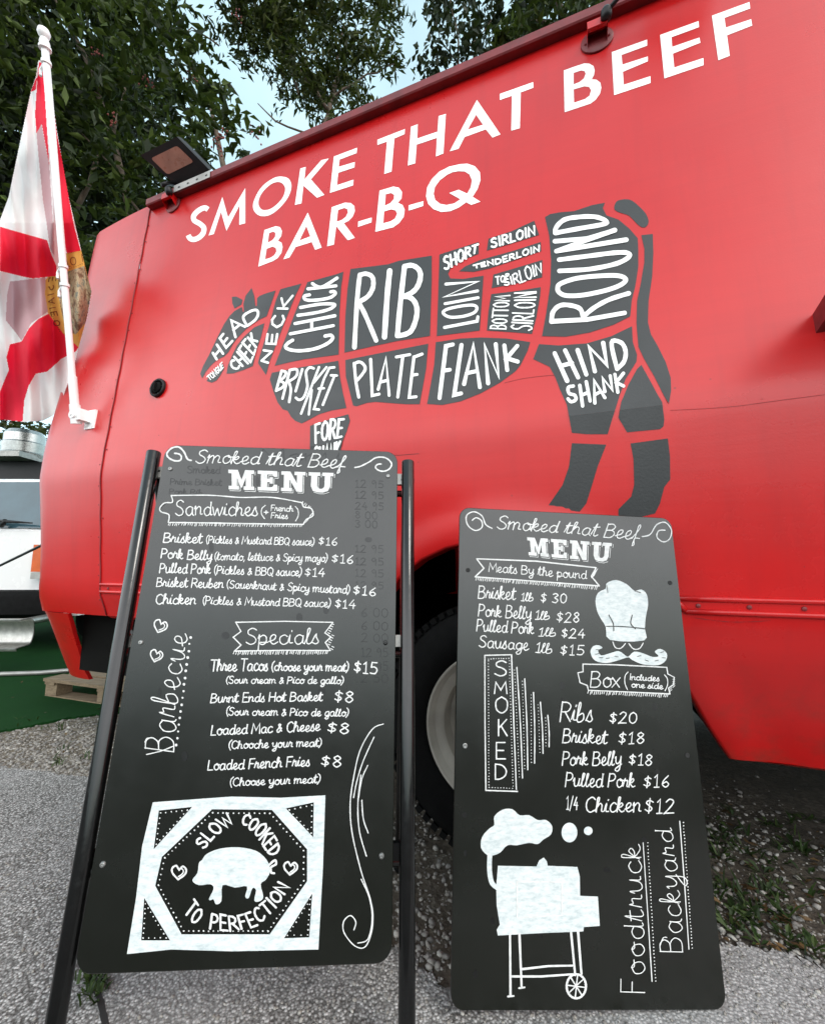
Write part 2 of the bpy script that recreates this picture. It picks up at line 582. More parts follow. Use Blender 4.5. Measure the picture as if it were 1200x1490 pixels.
for ln in """a 6 5,5 3,6 1,4.2 1,1.5 2.6,0 4.6,1.6 5,5.6 5,1.2 6,.2
b 5 0,1 1.6,8 1.4,10 .5,8.5 .4,1.2 2,0 4,1.6 3.4,4.6 1,3.4
c 4.8 4.6,5 3,6 1,4.3 1,1.4 2.8,0 5,1.2
d 6 5,5 3,6 1,4.2 1,1.5 2.6,0 4.6,1.8 5.2,10 5,1.2 6.2,.8
e 4.8 0,1.6 3,3 3.6,5.2 2.4,6 1,4.3 1.2,1.2 2.8,0 5,1.4
f 4.4 0,1 2.6,7 2.8,9.6 1.8,9 1.6,2 1.4,-3.4 2.4,-2.6 1.6,1 4.4,1.4
g 5.6 5,5 3,6 1,4.2 1,1.5 2.6,.2 4.8,2 5,5.8 4.8,-2 3,-4 1.2,-2.6 5.8,1
h 5.4 0,1 1.8,8.6 1.3,10 .6,8.5 .5,.2|.6,3 2.4,6 3.9,4.8 3.9,1 5.4,.8
i 2.6 0,1.2 1.1,6 1,1.2 2.6,.8|1.7,8.2 1.9,8.8
j 3 2,6 2,-2 .5,-4|2,8.2 2.1,8.8
k 5 0,1 1.7,8.6 1.2,10 .6,8.5 .5,.2|.7,3 2.6,6 3.8,5 2.6,3.4 1,3 3.2,.4 5,1
l 3 0,1 2.2,8.4 1.8,10 1,8.4 1,1.4 2,.2 3.2,1
m 8.2 0,4.5 .7,6 .7,.2|.7,3.5 2.4,6 3.6,4.8 3.6,.2|3.6,3.5 5.2,6 6.7,4.8 6.7,1.2 8.2,.8
n 5.4 0,4.5 .7,6 .7,.2|.7,3.5 2.6,6 4.1,4.8 4.1,1.2 5.4,.8
o 5.4 3,6 1,4.4 1,1.6 2.8,0 4.8,1.6 4.6,4.6 3,6 3.4,4.8 5.6,5
p 5.2 0,4 .8,6 .5,-4|.6,4.4 2.4,6 4.2,4.6 4.1,1.3 2.2,0 .8,1.2 5.2,1.4
q 5 5,5 3,6 1,4.2 1,1.5 2.6,.2 4.8,2 5,5.8 4.9,-4
r 4.2 0,1 1,6.4 1.5,5 3.2,5.2 3,1.2 4.4,.8
s 4 0,.8 2.2,6.2 2.6,4 3.6,1.6 2.4,0 .6,.8
t 4 0,1 1.9,9.4 1.6,1.4 2.6,.1 4,1|.2,6.4 3.8,6.9
u 5.8 0,4 .8,6 1,1.6 2.3,.1 4,1.6 4.7,6 4.6,1.2 5.8,.8
v 4.6 0,6 2,.1 4.2,6
w 7 0,6 1.5,.2 3.2,5 4.8,.2 6.6,6
x 4.6 0,6 4.2,.1|4.2,6 0,.1
y 5.4 0,5 .8,6 .9,2.4 2.4,1.2 4.2,3 4.8,6 4.5,-2 2.8,-4 1,-2.6 5.6,1
z 4.6 0,6 4,6 0,.1 4.2,.1
A 7 -0,0 3.3,10 6.6,0|-1.3,4 5.4,4
B 6.4 -.4,10 .2,0|.4,9.6 3.4,9.8 5,8 3.6,5.7 .6,5.2|.6,5.2 4,5.2 5.8,3 4.2,.4 .2,0
C 6.4 5.8,8.4 3.8,10 1.2,8.2 .5,5 1.2,1.8 3.6,0 6,1.4
D 6.8 -.4,10 .4,0|.4,10 4,9.2 6.2,6 5.6,2.4 3,.3 .4,0
E 5.6 -5,10 .4,10 .4,0 5.2,0|-.4,5.1 4.2,5.1
F 5.4 -5,10 .6,9.8 .4,0|-.5,5.2 4,5.2
G 6.8 5.8,8.4 3.8,10 1.2,8.2 .5,5 1.2,1.8 3.6,0 6,1.6 6,4.6|-3.8,4.6 6.2,4.6
H 6.6 -.4,10 .4,0|-5.8,10 5.8,0|-.4,5 5.8,5
I 2 -1,10 1,0
J 4.5 3.6,10 3.6,2 2,0 .4,1.4
K 6.2 -.4,10 .4,0|-5.4,10 .6,4.6|-2,6 5.8,0
L 5.2 -.8,10 .4,.2 4.8,.2
M 8 -.2,0 1,10 4,3 7,10 7.8,0
N 6.8 -.4,0 .6,10 6,0 6.2,10
O 7 3.5,10 1,8 .5,5 1.1,1.8 3.5,0 5.9,1.8 6.5,5 6,8 3.5,10
P 6 -.6,10 .3,0|.6,9.7 3.8,9.6 5.4,7.4 4,5 .6,4.4
Q 7 3.5,10 1,8 .5,5 1.1,1.8 3.5,0 5.9,1.8 6.5,5 6,8 3.5,10|-4,3 6.8,-1
R 6.4 -.6,10 .3,0|.6,9.7 3.8,9.6 5.4,7.6 4,5.2 .6,4.8|2.4,5 6,0
S 6 5.2,8.8 3.2,10 1,8.6 1.2,6.4 3.6,5 5.2,3 4.6,.8 2.4,0 .2,1.4
T 6 -0,10 6,10|-3,10 2.8,0
U 6.4 .4,10 .6,2.4 3,0 5.4,2 6,10
V 6.4 -0,10 3.2,0 6.4,10
W 9 -0,10 2.2,0 4.5,8 6.6,0 9,10
Y 6 -0,10 3,5 6,10|-3,5 3,0
0 5.4 2.7,10 .5,7.6 .5,2.4 2.7,0 4.9,2.4 4.9,7.6 2.7,10
1 3.4 -.4,8 2,10 2,0|-.4,0 3.4,0
2 5.4 .5,8 2.5,10 4.6,8.4 3.8,5.4 .3,0 .3,0 5.2,0
3 5 .4,9 2.6,10 4.4,8 2,5.4 4.6,3 3,0 .2,1
4 5.4 -3.4,10 .2,3.6 5.2,3.6|-3.8,6 3.6,0
5 5 -4.6,10 1,10 .7,5.8|.7,5.8 3,6.2 4.8,4 3.6,.6 .3,.6
6 5 4,9.8 1.4,6 .6,2.4 2.6,0 4.6,2.2 3,4.6 .8,3
7 5 0,10 4.8,10 1.4,0
8 5 2.5,10 .7,8 2.5,5.4 4.6,2.6 2.5,0 .4,2.6 2.5,5.4 4.3,8 2.5,10
9 5 4.4,8 2.4,10 .6,7.4 2.4,5 4.4,8 4,0
$ 5 4.6,7.6 2.6,8.6 .8,7 4.2,3.4 2.6,1.4 .4,2.6|-2.7,10 2.4,0
& 5.6 5,1 3,5.4 3.6,7.4 2.4,8.2 1.6,7 4,3|4.6,4 2.4,0 .6,1.6 2.6,5
( 3 3,11 1,8 .8,3 2.6,-1.4
) 3 0,11 2,8 2.2,3 .2,-1.4
, 2 1,.8 .6,-1.4
. 2 1,0 1,.4
- 4 -.4,4.6 3.4,4.6
+ 5 -.4,4 4.6,4|-2.5,6.4 2.5,1.6
/ 4 -0,-1 4,10""".split('\n'):
    ch, w_, s_ = ln.split(' ', 2)
    G_(ch, float(w_), s_)


def lerp_path(path, t):
    if len(path) == 1: return path[0]
    ds = [0]
    for a, b in zip(path, path[1:]): ds.append(ds[-1] + math.dist(a, b))
    T = t * ds[-1]
    for i in range(len(path) - 1):
        if T <= ds[i + 1] or i == len(path) - 2:
            k = (T - ds[i]) / max(1e-9, ds[i + 1] - ds[i])
            return (path[i][0] + (path[i + 1][0] - path[i][0]) * k, path[i][1] + (path[i + 1][1] - path[i][1]) * k)


def write(dec, T, text, base, top, w, slant=.0, gap=None, m=0, jit=.12, wob=.25):
    low = any(c.islower() for c in text)
    if gap is None: gap = .25 if low else 1.6
    if low or any(c in '$0123456789()' for c in text): w *= .72; wob *= 1.3
    if low: slant += .05
    """set text between a base line and a top line (crop pixels), T maps crop pixels to picture pixels"""
    if isinstance(top, (int, float)): top = [(x, y - top) for x, y in base]
    adv = []
    x = 0
    for ch in text:
        if ch == ' ':
            x += 3.6; continue
        adv.append((ch, x)); x += GL[ch][0] + gap
    total = x - gap
    for ch, x0 in adv:
        dy = random.uniform(-wob, wob) * .6; sc_ = random.uniform(.95, 1.05)
        for sm_, pts in GL[ch][1]:
            P = []
            for gx, gy in pts:
                gx += random.uniform(-wob, wob) * .35; gy = gy * sc_ + dy + random.uniform(-wob, wob) * .35
                t = (x0 + gx + slant * gy) / total
                b, tp = lerp_path_ext(base, t), lerp_path_ext(top, t)
                h = gy / 10
                P.append(T((b[0] + (tp[0] - b[0]) * h, b[1] + (tp[1] - b[1]) * h)))
            dec.stroke(P, w * T.k, smooth=sm_, m=m, jit=jit)


def lerp_path_ext(path, t):
    if t < 0:
        a, b = path[0], path[1]; L = sum(math.dist(p, q) for p, q in zip(path, path[1:])); d = math.dist(a, b) or 1
        return (a[0] + (b[0] - a[0]) / d * t * L, a[1] + (b[1] - a[1]) / d * t * L)
    if t > 1:
        a, b = path[-2], path[-1]; L = sum(math.dist(p, q) for p, q in zip(path, path[1:])); d = math.dist(a, b) or 1
        return (b[0] + (b[0] - a[0]) / d * (t - 1) * L, b[1] + (b[1] - a[1]) / d * (t - 1) * L)
    return lerp_path(path, t)


class Crop:
    def __init__(self, x, y, k): self.x, self.y, self.k = x, y, 1 / k
    def __call__(self, p): return (self.x + p[0] * self.k, self.y + p[1] * self.k)
    def L(self, pts): return [self(p) for p in pts]


# ------------------------------------------------------------------ truck frame of reference
UX = V((.9366, -.3506, 0)).normalized()               # along the truck, to the right
NX = V((UX.y, -UX.x, 0))                              # out of the truck's side
T0 = V((0, 1.28, 0))
ZC = 1.265                                            # height of the body crease
TU, TL = math.tan(math.radians(4.7)), math.tan(math.radians(5.2))


def d_plane(z):
    return -(z - ZC) * TU if z > ZC else -(ZC - z) * TL


def d_side(z):
    r = .045
    d = d_plane(z)
    a = z - ZC
    if abs(a) < r:
        d -= (r - abs(a)) ** 2 / (4 * r) * (TU + TL)
    if z < .715:
        d -= (.715 - z) * .30 + max(0, .62 - z) * .16
    return d


def TP(s, z, off=0.0):
    return T0 + UX * s + NX * (d_side(z) + off) + V((0, 0, z))


P_UP, N_UP = T0 + V((0, 0, ZC)), (NX + V((0, 0, 1)) * TU).normalized()
P_LO, N_LO = T0 + V((0, 0, ZC)), (NX - V((0, 0, 1)) * TL).normalized()


def up(x, y, lift=0.0): return hit((x, y), P_UP, N_UP) + N_UP * lift
def lo(x, y, lift=0.0): return hit((x, y), P_LO, N_LO) + N_LO * lift


def side_hit(x, y, lift=0.0):
    a = up(x, y, lift)
    return a if a.z >= ZC else lo(x, y, lift)


def s_of(p): return (p - T0).dot(UX)


def crease_y(x):                                      # picture row of the crease, used to split fills that cross it
    a, b = 0, 1490
    for _ in range(30):
        mid = (a + b) / 2
        if up(x, mid).z > ZC: a = mid
        else: b = mid
    return (a + b) / 2


def clip_crease(pts, above):
    xa, xb = 200, 1000
    ya, yb = crease_y(xa), crease_y(xb)
    f = lambda p: (ya + (yb - ya) * (p[0] - xa) / (xb - xa)) - p[1]
    out = []
    for i, p in enumerate(pts):
        q = pts[(i + 1) % len(pts)]
        a, b = f(p), f(q)
        if not above: a, b = -a, -b
        if a >= 0: out.append(p)
        if (a > 0) != (b > 0):
            t = a / (a - b); out.append((p[0] + (q[0] - p[0]) * t, p[1] + (q[1] - p[1]) * t))
    return out

# ------------------------------------------------------------------ the ground
def ragged(pts, n=14, amp=.012):
    out = []
    for a, b in zip(pts, pts[1:]):
        for k in range(n):
            t = k / n
            p = a.lerp(b, t)
            out.append(p + V((random.uniform(-amp, amp), random.uniform(-amp, amp), 0)))
    out.append(pts[-1])
    return out


mb = MB()
R_ = 1500
N_ = 24
mb.poly([(-R_, -R_, 0), (R_, -R_, 0), (R_, R_, 0), (-R_, R_, 0)])
tag(mb.build('ground', MAT['soil']), kind='structure')
edge = [ground(x, y) for x, y in ((-420, 1075), (0, 1117), (110, 1131), (330, 1190), (470, 1300), (590, 1392), (655, 1446), (740, 1440), (900, 1412), (1050, 1376), (1130, 1386), (1200, 1413))]
edge.append(edge[-1] + (edge[-1] - edge[0]).normalized() * 1.2)
er = ragged(edge, 22, .011)
far_l = edge[0] + (edge[0] - edge[1]) * 20
far_r = edge[-1] + (edge[-1] - edge[0]).normalized() * 60
z4 = lambda p, z: (p.x, p.y, z)
mb = MB()
er = sorted([far_l] + er + [far_r], key=lambda p: p.x)
top_, bot_ = [mb.vert(z4(p, .005)) for p in er], [mb.vert((p.x, min(.42 - .3 * p.x, p.y - .3), .005)) for p in er]
for k in range(len(er) - 1): mb.face((bot_[k], bot_[k + 1], top_[k + 1], top_[k]))
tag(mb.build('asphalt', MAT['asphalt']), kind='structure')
mb = MB()
mb.poly([(-300, -300, .003), (300, -300, .003), (300, .44 - .3 * 300, .003), (-300, .44 + .3 * 300, .003)])  # unseen dark sheet added behind the camera to lower the ground bounce
tag(mb.build('bounce_cut_ground', MAT['bounce_cut_dark']), kind='structure')
te = [ground(x, y) for x, y in ((-260, 1130), (0, 1067), (40, 1060), (100, 1047), (140, 1042), (172, 1039), (240, 1028), (330, 1005))]
ter = ragged(te, 8, .006)
mb = MB()
poly = [z4(p, .012) for p in ter] + [(-.4, 3.1, .012), (.5, 12, .012), (-14, 12, .012), (-14, 2.2, .012)]
mb.loops([poly])
for a, b in zip(ter, ter[1:]):
    mb.face([mb.vert(z4(a, .012)), mb.vert(z4(b, .012)), mb.vert(z4(b, .0)), mb.vert(z4(a, .0))])
tag(mb.build('artificial_turf', MAT['turf']), kind='structure')

# ------------------------------------------------------------------ the food truck
truck = thing('food_truck', tuple(TP(.6, .0)), "red food truck with white lettering and a dark beef cuts chart on its side", 'food truck')
S0 = s_of(side_hit(147, 688))                         # the riveted joint of the corner panel
S1 = 4.2
ZT = 2.69
arch_l = [(.40, -.30), (.62, -.20), (.74, -.12), (.82, -.05), (.87, .02), (.905, .10), (.925, .20)]
arch_r = [(.40, .765), (.52, .70), (.64, .64), (.76, .575), (.84, .52), (.89, .45), (.915, .37), (.925, .30)]


def interp(tab, z):
    if z <= tab[0][0]: return tab[0][1]
    for (a, sa), (b, sb) in zip(tab, tab[1:]):
        if z <= b: return sa + (sb - sa) * (z - a) / (b - a)
    return tab[-1][1]


ZA = .925


def sil_sz(px, inset):
    p = side_hit(*px)
    for _ in range(8):
        z = p.z
        p = hit(px, T0 + NX * (d_side(z) - inset) + V((0, 0, z)), NX)
    return p.z, s_of(p)


arch_r = sorted([sil_sz(p, 0) for p in ((1062, 1101), (1031, 1054), (1004, 1005))] + [(.72, .60), (.84, .52), (.89, .45), (.915, .37), (.925, .30)])
ZB = arch_r[0][0]
zl = [.625, .65, .69, .715, .74, .78, .82, .85, .87, .89, .905, .917, ZA]
zr_ = [ZB + (.625 - ZB) * k / 9 for k in range(9)] + zl
APATH = [(interp(arch_l, z), z) for z in zl] + [(.2 + .1 * k / 4, ZA) for k in range(1, 4)] + [(interp(arch_r, z), z) for z in zr_[::-1]]


def flare(s, z):
    if not (-.6 < s < 1.2 and z < 1.1): return 0
    best = 9
    for (x1, y1), (x2, y2) in zip(APATH, APATH[1:]):
        dx_, dy_ = x2 - x1, y2 - y1
        t = max(0, min(1, ((s - x1) * dx_ + (z - y1) * dy_) / (dx_ * dx_ + dy_ * dy_ + 1e-12)))
        best = min(best, math.hypot(s - x1 - t * dx_, z - y1 - t * dy_))
    q = max(0, 1 - best / .125)
    return .017 * q * q * (3 - 2 * q)


def TF(s, z): return TP(s, z, flare(s, z))


body = MB()
zs_up = [ZA, .94, .96, .98, 1.0, 1.02, 1.05, 1.08, 1.14, 1.19, 1.22, 1.235, 1.25, 1.265, 1.28, 1.295, 1.31, 1.34, 1.4, 1.6, 1.9, 2.2, 2.5, ZT]
cols = [S0 + (-.45 - S0) * i / 12 for i in range(12)] + [-.45 + 1.5 * i / 60 for i in range(60)] + [1.05 + (S1 - 1.05) * i / 30 for i in range(31)]
body.grid([[TF(s, z) for s in cols] for z in zs_up])
body.grid([[TF(interp(arch_l, z) + (S0 - interp(arch_l, z)) * (i / 30) ** 1.7, z) for i in range(31)] for z in zl], flip=True)
body.grid([[TF(interp(arch_r, z) + (S1 - interp(arch_r, z)) * (i / 44) ** 2.2, z) for i in range(45)] for z in zr_])
# lower hem turned under
hem = lambda s, z: [TF(s, z), TP(s, z - .012, -.015), TP(s, z, -.06)]
body.grid([hem(arch_r[0][1] + (S1 - arch_r[0][1]) * i / 20, ZB) for i in range(21)], flip=True)
body.grid([hem(S0 + (-.2 - S0) * i / 20, .625) for i in range(21)], flip=True)
# roof, far side and ends, floor
D_ = 2.0
roof = []
for k in range(9):
    t = k / 8
    roof.append([TP(s, ZT) - NX * (D_ - .25) * t + V((0, 0, .10 * math.sin(math.pi * t))) for s in cols[::6]])
body.grid(roof)
far = lambda s, z: TP(s, ZT) - NX * (D_ - .25) + V((0, 0, z - ZT)) - NX * (.0 if z > 1.5 else .08)
body.grid([[far(s, z) for s in cols[::6]] for z in (ZT, 1.6, 1.0, .42)])
for s in (S1,):
    body.poly([TP(s, ZT), TP(s, 1.265), TP(s, .42), far(s, .42), far(s, 1.0), far(s, ZT)])
body.build('body', MAT['red'], truck, smooth=True, angle=32)

mb = MB()                                             # floor, frame rails, wheel well, plus black plates added for underbody darkness
fl = lambda s, z, i: T0 + UX * s - NX * i + V((0, 0, z))
mb.poly([fl(S0 - .1, .66, .34), fl(-.32, .66, .34), fl(-.32, .66, 1.75), fl(S0 - .1, .66, 1.75)])
mb.poly([fl(.8, .5, .34), fl(S1, .5, .34), fl(S1, .5, 1.75), fl(.8, .5, 1.75)])
mb.poly([fl(-.32, 1.02, .10), fl(.8, 1.02, .10), fl(.8, 1.02, 1.75), fl(-.32, 1.02, 1.75)])
mb.poly([fl(-.32, .66, .34), fl(-.32, 1.02, .34), fl(-.32, 1.02, 1.75), fl(-.32, .66, 1.75)])
mb.poly([fl(.8, .5, .34), fl(.8, 1.02, .34), fl(.8, 1.02, 1.75), fl(.8, .5, 1.75)])
for i in (.62, 1.3):
    mb.box(fl(1.2, .48, i), UX * 2.9, NX * .04, V((0, 0, .09)))
mb.box(fl(1.2, .35, 1.62), UX * 2.8, NX * .02, V((0, 0, .3)))  # low far-side sheet added to keep light from coming through underneath
mb.box(fl(-.9, .52, 1.0), UX * .35, NX * .5, V((0, 0, .12)))
mb.box(fl(1.7, .40, 1.0), UX * .8, NX * .55, V((0, 0, .14)))
mb.tube([fl(.25, .37, .2), fl(.25, .37, 1.7)], .06)
mb.box(fl(-.82, .40, .95), UX * .52, NX * .03, V((0, 0, .24)))  # this and the next two: added black plates that darken the underside
mb.box(fl(-1.36, .50, .215), UX * .46, NX * .015, V((0, 0, .16)))
mb.box(fl(-1.38, .40, 1.2), UX * .03, NX * .6, V((0, 0, .24)))
mb.build('chassis_and_dark_plates', MAT['underside'], truck)

# corner panel left of the riveted joint
sil = [(232, 277), (196, 294), (165, 309), (157, 318), (150, 335), (140, 375), (128, 430), (115, 490), (104, 540), (92, 585), (78, 628), (69, 660), (66, 690), (66, 760), (66, 830), (66, 877), (72, 899.5)]
tip = [(72, 899.5), (84, 931), (95, 960), (102, 977)]
inn = [(101, 897), (108, 925), (116, 950), (124, 976)]


INS = .07
tab = sorted(sil_sz(p, INS) for p in sil)
zc_ = [z for z in (.625, .65, .69, .74, .8, .86, .95, 1.05, 1.15, 1.2, 1.23, 1.25, 1.265, 1.28, 1.3, 1.35, 1.45, 1.6, 1.75, 1.9, 2.05, 2.2, 2.3, 2.36, 2.4, 2.44, 2.48, 2.52, 2.56, 2.6, 2.64, 2.67, ZT)]
zc_ = sorted(set([z for z in zc_ if z < .8 or 1.14 < z < 1.4 or z > 2.3] + [z for z, _ in tab if 2.3 < z < ZT - .01] + [.8 + .03 * k for k in range(12)] + [1.4 + .03 * k for k in range(30)]))
corner = MB()
rows = []
for z in zc_:
    hw_ = .13 if .8 < z < 2.2 else (.04 if z < 2.34 else 0)
    se = min(sum(interp(tab, z + hw_ * q / 6) for q in range(-6, 7)) / 13, S0 - .004)
    w = S0 - se
    ins = INS * min(1, w / .12)
    row = []
    for k in range(19):
        t = k / 18
        e = max(0, (t - .80) / .20)
        row.append(TP(S0 - w * (t if t < .8 else .8 + .2 * math.sin(e * math.pi / 2)), z, .003 - ins * (.42 * t ** 1.6 + .58 * (1 - math.cos(e * math.pi / 2)))))
    row.append(row[-1] - NX * .5); row.append(row[-2] - NX * 1.5)
    rows.append(row)
corner.grid(rows, flip=True)
corner.build('corner_panel', MAT['red'], truck, smooth=True, angle=40)
mb = MB()
lt = sorted(sil_sz(p, INS) for p in tip); it = sorted(sil_sz(p, .0) for p in inn)
rows = []
for k in range(8):
    z = .625 - k / 7 * (.625 - lt[0][0])
    a, b = interp(lt, z), interp(it, z)
    rows.append([TP(a + (b - a) * j / 8, z, .003 - INS * (1 - math.sin(j / 8 * math.pi / 2)) ** 1.5) for j in range(9)] + [TP(b, z, -.015)])
mb.grid(rows)
mb.build('corner_post', MAT['red'], truck, smooth=True, angle=40)

mb = MB()                                             # joint bead and rivets
pts = [TP(S0 + .004 * math.sin(z * 40) * .4, z, .003) for z in np.linspace(.63, 2.67, 70)]
mb.tube(pts, .0024, 6)
mb.build('panel_joint', MAT['seam'], truck, smooth=True)
for z in list(np.arange(.7, 2.65, .085)):
    mb = MB()
    c = TP(S0 + random.choice((-1, -1, 1)) * .012, z + random.uniform(-.02, .02), .002)
    mb.lathe(c, NX, [(.0034, 0), (.003, .0013), (.0015, .0022), (.0002, .0025)], 8)
    mb.build('rivet', MAT['red_dark'], truck, smooth=True)

# wheel arch flare
mb = MB(); rows = []
for i, (s, z) in enumerate(APATH):
    a, b = APATH[max(0, i - 1)], APATH[min(len(APATH) - 1, i + 1)]
    tx, tz = b[0] - a[0], b[1] - a[1]; l = math.hypot(tx, tz)
    nx, nz = -tz / l, tx / l
    rows.append([TP(s + nx * q, z + nz * q) + NX * o for q, o in ((.0005, .0172), (-.003, .016), (-.006, .012), (-.007, .004), (-.007, -.05))])
mb.grid(rows)
mb.build('wheel_arch', MAT['red'], truck, smooth=True, angle=60)

# roof rail
mb = MB()
s_r0 = S0 + .01
def rail(s, prof): return [TP(s, ZT, 0) + NX * a + V((0, 0, b)) for a, b in prof]
prof = [(-.02, -.035), (.032, -.035), (.036, -.030), (.036, .000), (.030, .006), (.016, .006), (.014, .001), (.010, .001), (.008, .016), (.0, .018), (-.03, .018)]
mb.grid([rail(s, prof) for s in np.linspace(s_r0, S1, 40)], flip=True)
mb.poly(rail(s_r0, prof))
mb.build('roof_rail', MAT['red_dark'], truck)
mb = MB()
mb.tube([TP(s, ZT, .012) + V((0, 0, .005)) for s in np.linspace(s_r0, S1, 12)], .003, 6)
mb.build('drip_groove', MAT['seam'], truck)

# rub rails
for (sa, sb, slant) in ((S0 + .004, -.08, 0), (.70, S1, .022)):
    mb = MB()
    for z0, r in ((.765, .0075), (.733, .0075)):
        a = sa + (slant if z0 < .75 else 0)
        mb.tube([TP(s, z0, .004) for s in np.linspace(a, sb, 24)], r, 8)
    mb.grid([[TP(s, z, .004) for s in np.linspace(sa + slant * .5, sb, 24)] for z in (.735, .763)])
    if slant: mb.tube([TP(sa, .765, .004), TP(sa + slant, .733, .004)], .007, 8)
    rb = mb.build('rub_rail', MAT['red'], truck, smooth=True)
    for k in range(int((min(sb, 1.6) - sa) / .105)):
        mb = MB()
        mb.lathe(TP(sa + .05 + k * .105, .748, .004), NX, [(.006, 0), (.005, .003), (.0004, .004)], 8)
        mb.build('screw', MAT['red_dark'], rb)

# wheel
W0 = ground(736, 1272)
hub = V((W0.x, W0.y, .372))
wheel = bpy.data.objects.new('wheel', None); COL.objects.link(wheel); wheel.parent = truck
wheel.location = hub - truck.location


def part_of_empty(mb, name, mat, e, world, **k):
    o = mb.build(name, mat, None, **k); o.parent = e; o.location = -V(world); return o


mb = MB()
pr = [(.226, -.03), (.228, .002), (.24, .012), (.27, .020), (.31, .016), (.335, .004), (.348, -.004), (.362, -.02), (.370, -.05)]
mb.lathe(hub, NX, pr + [(.372, -.13), (.362, -.2), (.33, -.22), (.23, -.2)], 72)
for k in range(72):
    a = 2 * math.pi * k / 72
    e1 = V((0, 0, 1)); e2 = NX.cross(e1)
    rad = e1 * math.cos(a) + e2 * math.sin(a); tan = NX.cross(rad)
    mb.box(hub + rad * .365 - NX * .045, rad * .009, NX * .04, tan * .010)
part_of_empty(mb, 'tyre', MAT['rubber'], wheel, hub, smooth=True, angle=30)
mb = MB()
mb.lathe(hub, NX, [(.2265, -.03), (.2285, .006), (.2265, .011), (.221, .009), (.214, -.004), (.207, -.012), (.192, -.014), (.181, -.024), (.178, -.05), (.172, -.064), (.158, -.062), (.142, -.045), (.128, -.025), (.105, -.018), (.075, -.018), (.07, .01), (.045, .03), (.001, .034)], 72)
for k in range(8):
    a = 2 * math.pi * k / 8 + .2
    e1 = V((0, 0, 1)); e2 = NX.cross(e1)
    c = hub + (e1 * math.cos(a) + e2 * math.sin(a)) * .09 - NX * .018
    mb.lathe(c, NX, [(.011, 0), (.011, .014), (.001, .016)], 6)
part_of_empty(mb, 'rim', MAT['rim'], wheel, hub, smooth=True, angle=35)

# window rubber on the corner panel's front edge
mb = MB()
gp = [(93, 580), (85, 605), (77, 632), (70, 655), (66, 672)]
pp = []
for px in gp:
    z, s = sil_sz(px, INS)
    pp.append(TP(s + .012, z, -.07))
mb.tube(pp, .011, 8)
wr = mb.build('window_rubber', MAT['rubber'], truck, smooth=True)
mb = MB()
mb.tube([p - UX * .016 - NX * .01 for p in pp], .008, 8)
mb.build('window_trim', MAT['white_plastic'], wr, smooth=True)

# fuel filler
c = side_hit(231, 565, .002)
mb = MB()
mb.lathe(c, N_UP, [(.043, -.002), (.043, .008), (.039, .011), (.034, .009), (.032, .002)], 36)
for k in range(6):
    a = k / 6 * 2 * math.pi
    e1 = UX; e2 = N_UP.cross(UX)
    mb.lathe(c + (e1 * math.cos(a) + e2 * math.sin(a)) * .038 + N_UP * .010, N_UP, [(.0035, 0), (.002, .002), (.0002, .002)], 8)
ff = mb.build('fuel_filler_ring', MAT['black_plastic'], truck, smooth=True, angle=40)
mb = MB()
mb.lathe(c, N_UP, [(.032, .001), (.026, -.001), (.024, .010), (.020, .013), (.0005, .014)], 30)
mb.box(c + N_UP * .016, UX * .004, N_UP * .006, N_UP.cross(UX) * .018)
mb.build('filler_cap', MAT['rubber'], ff, smooth=True, angle=40)

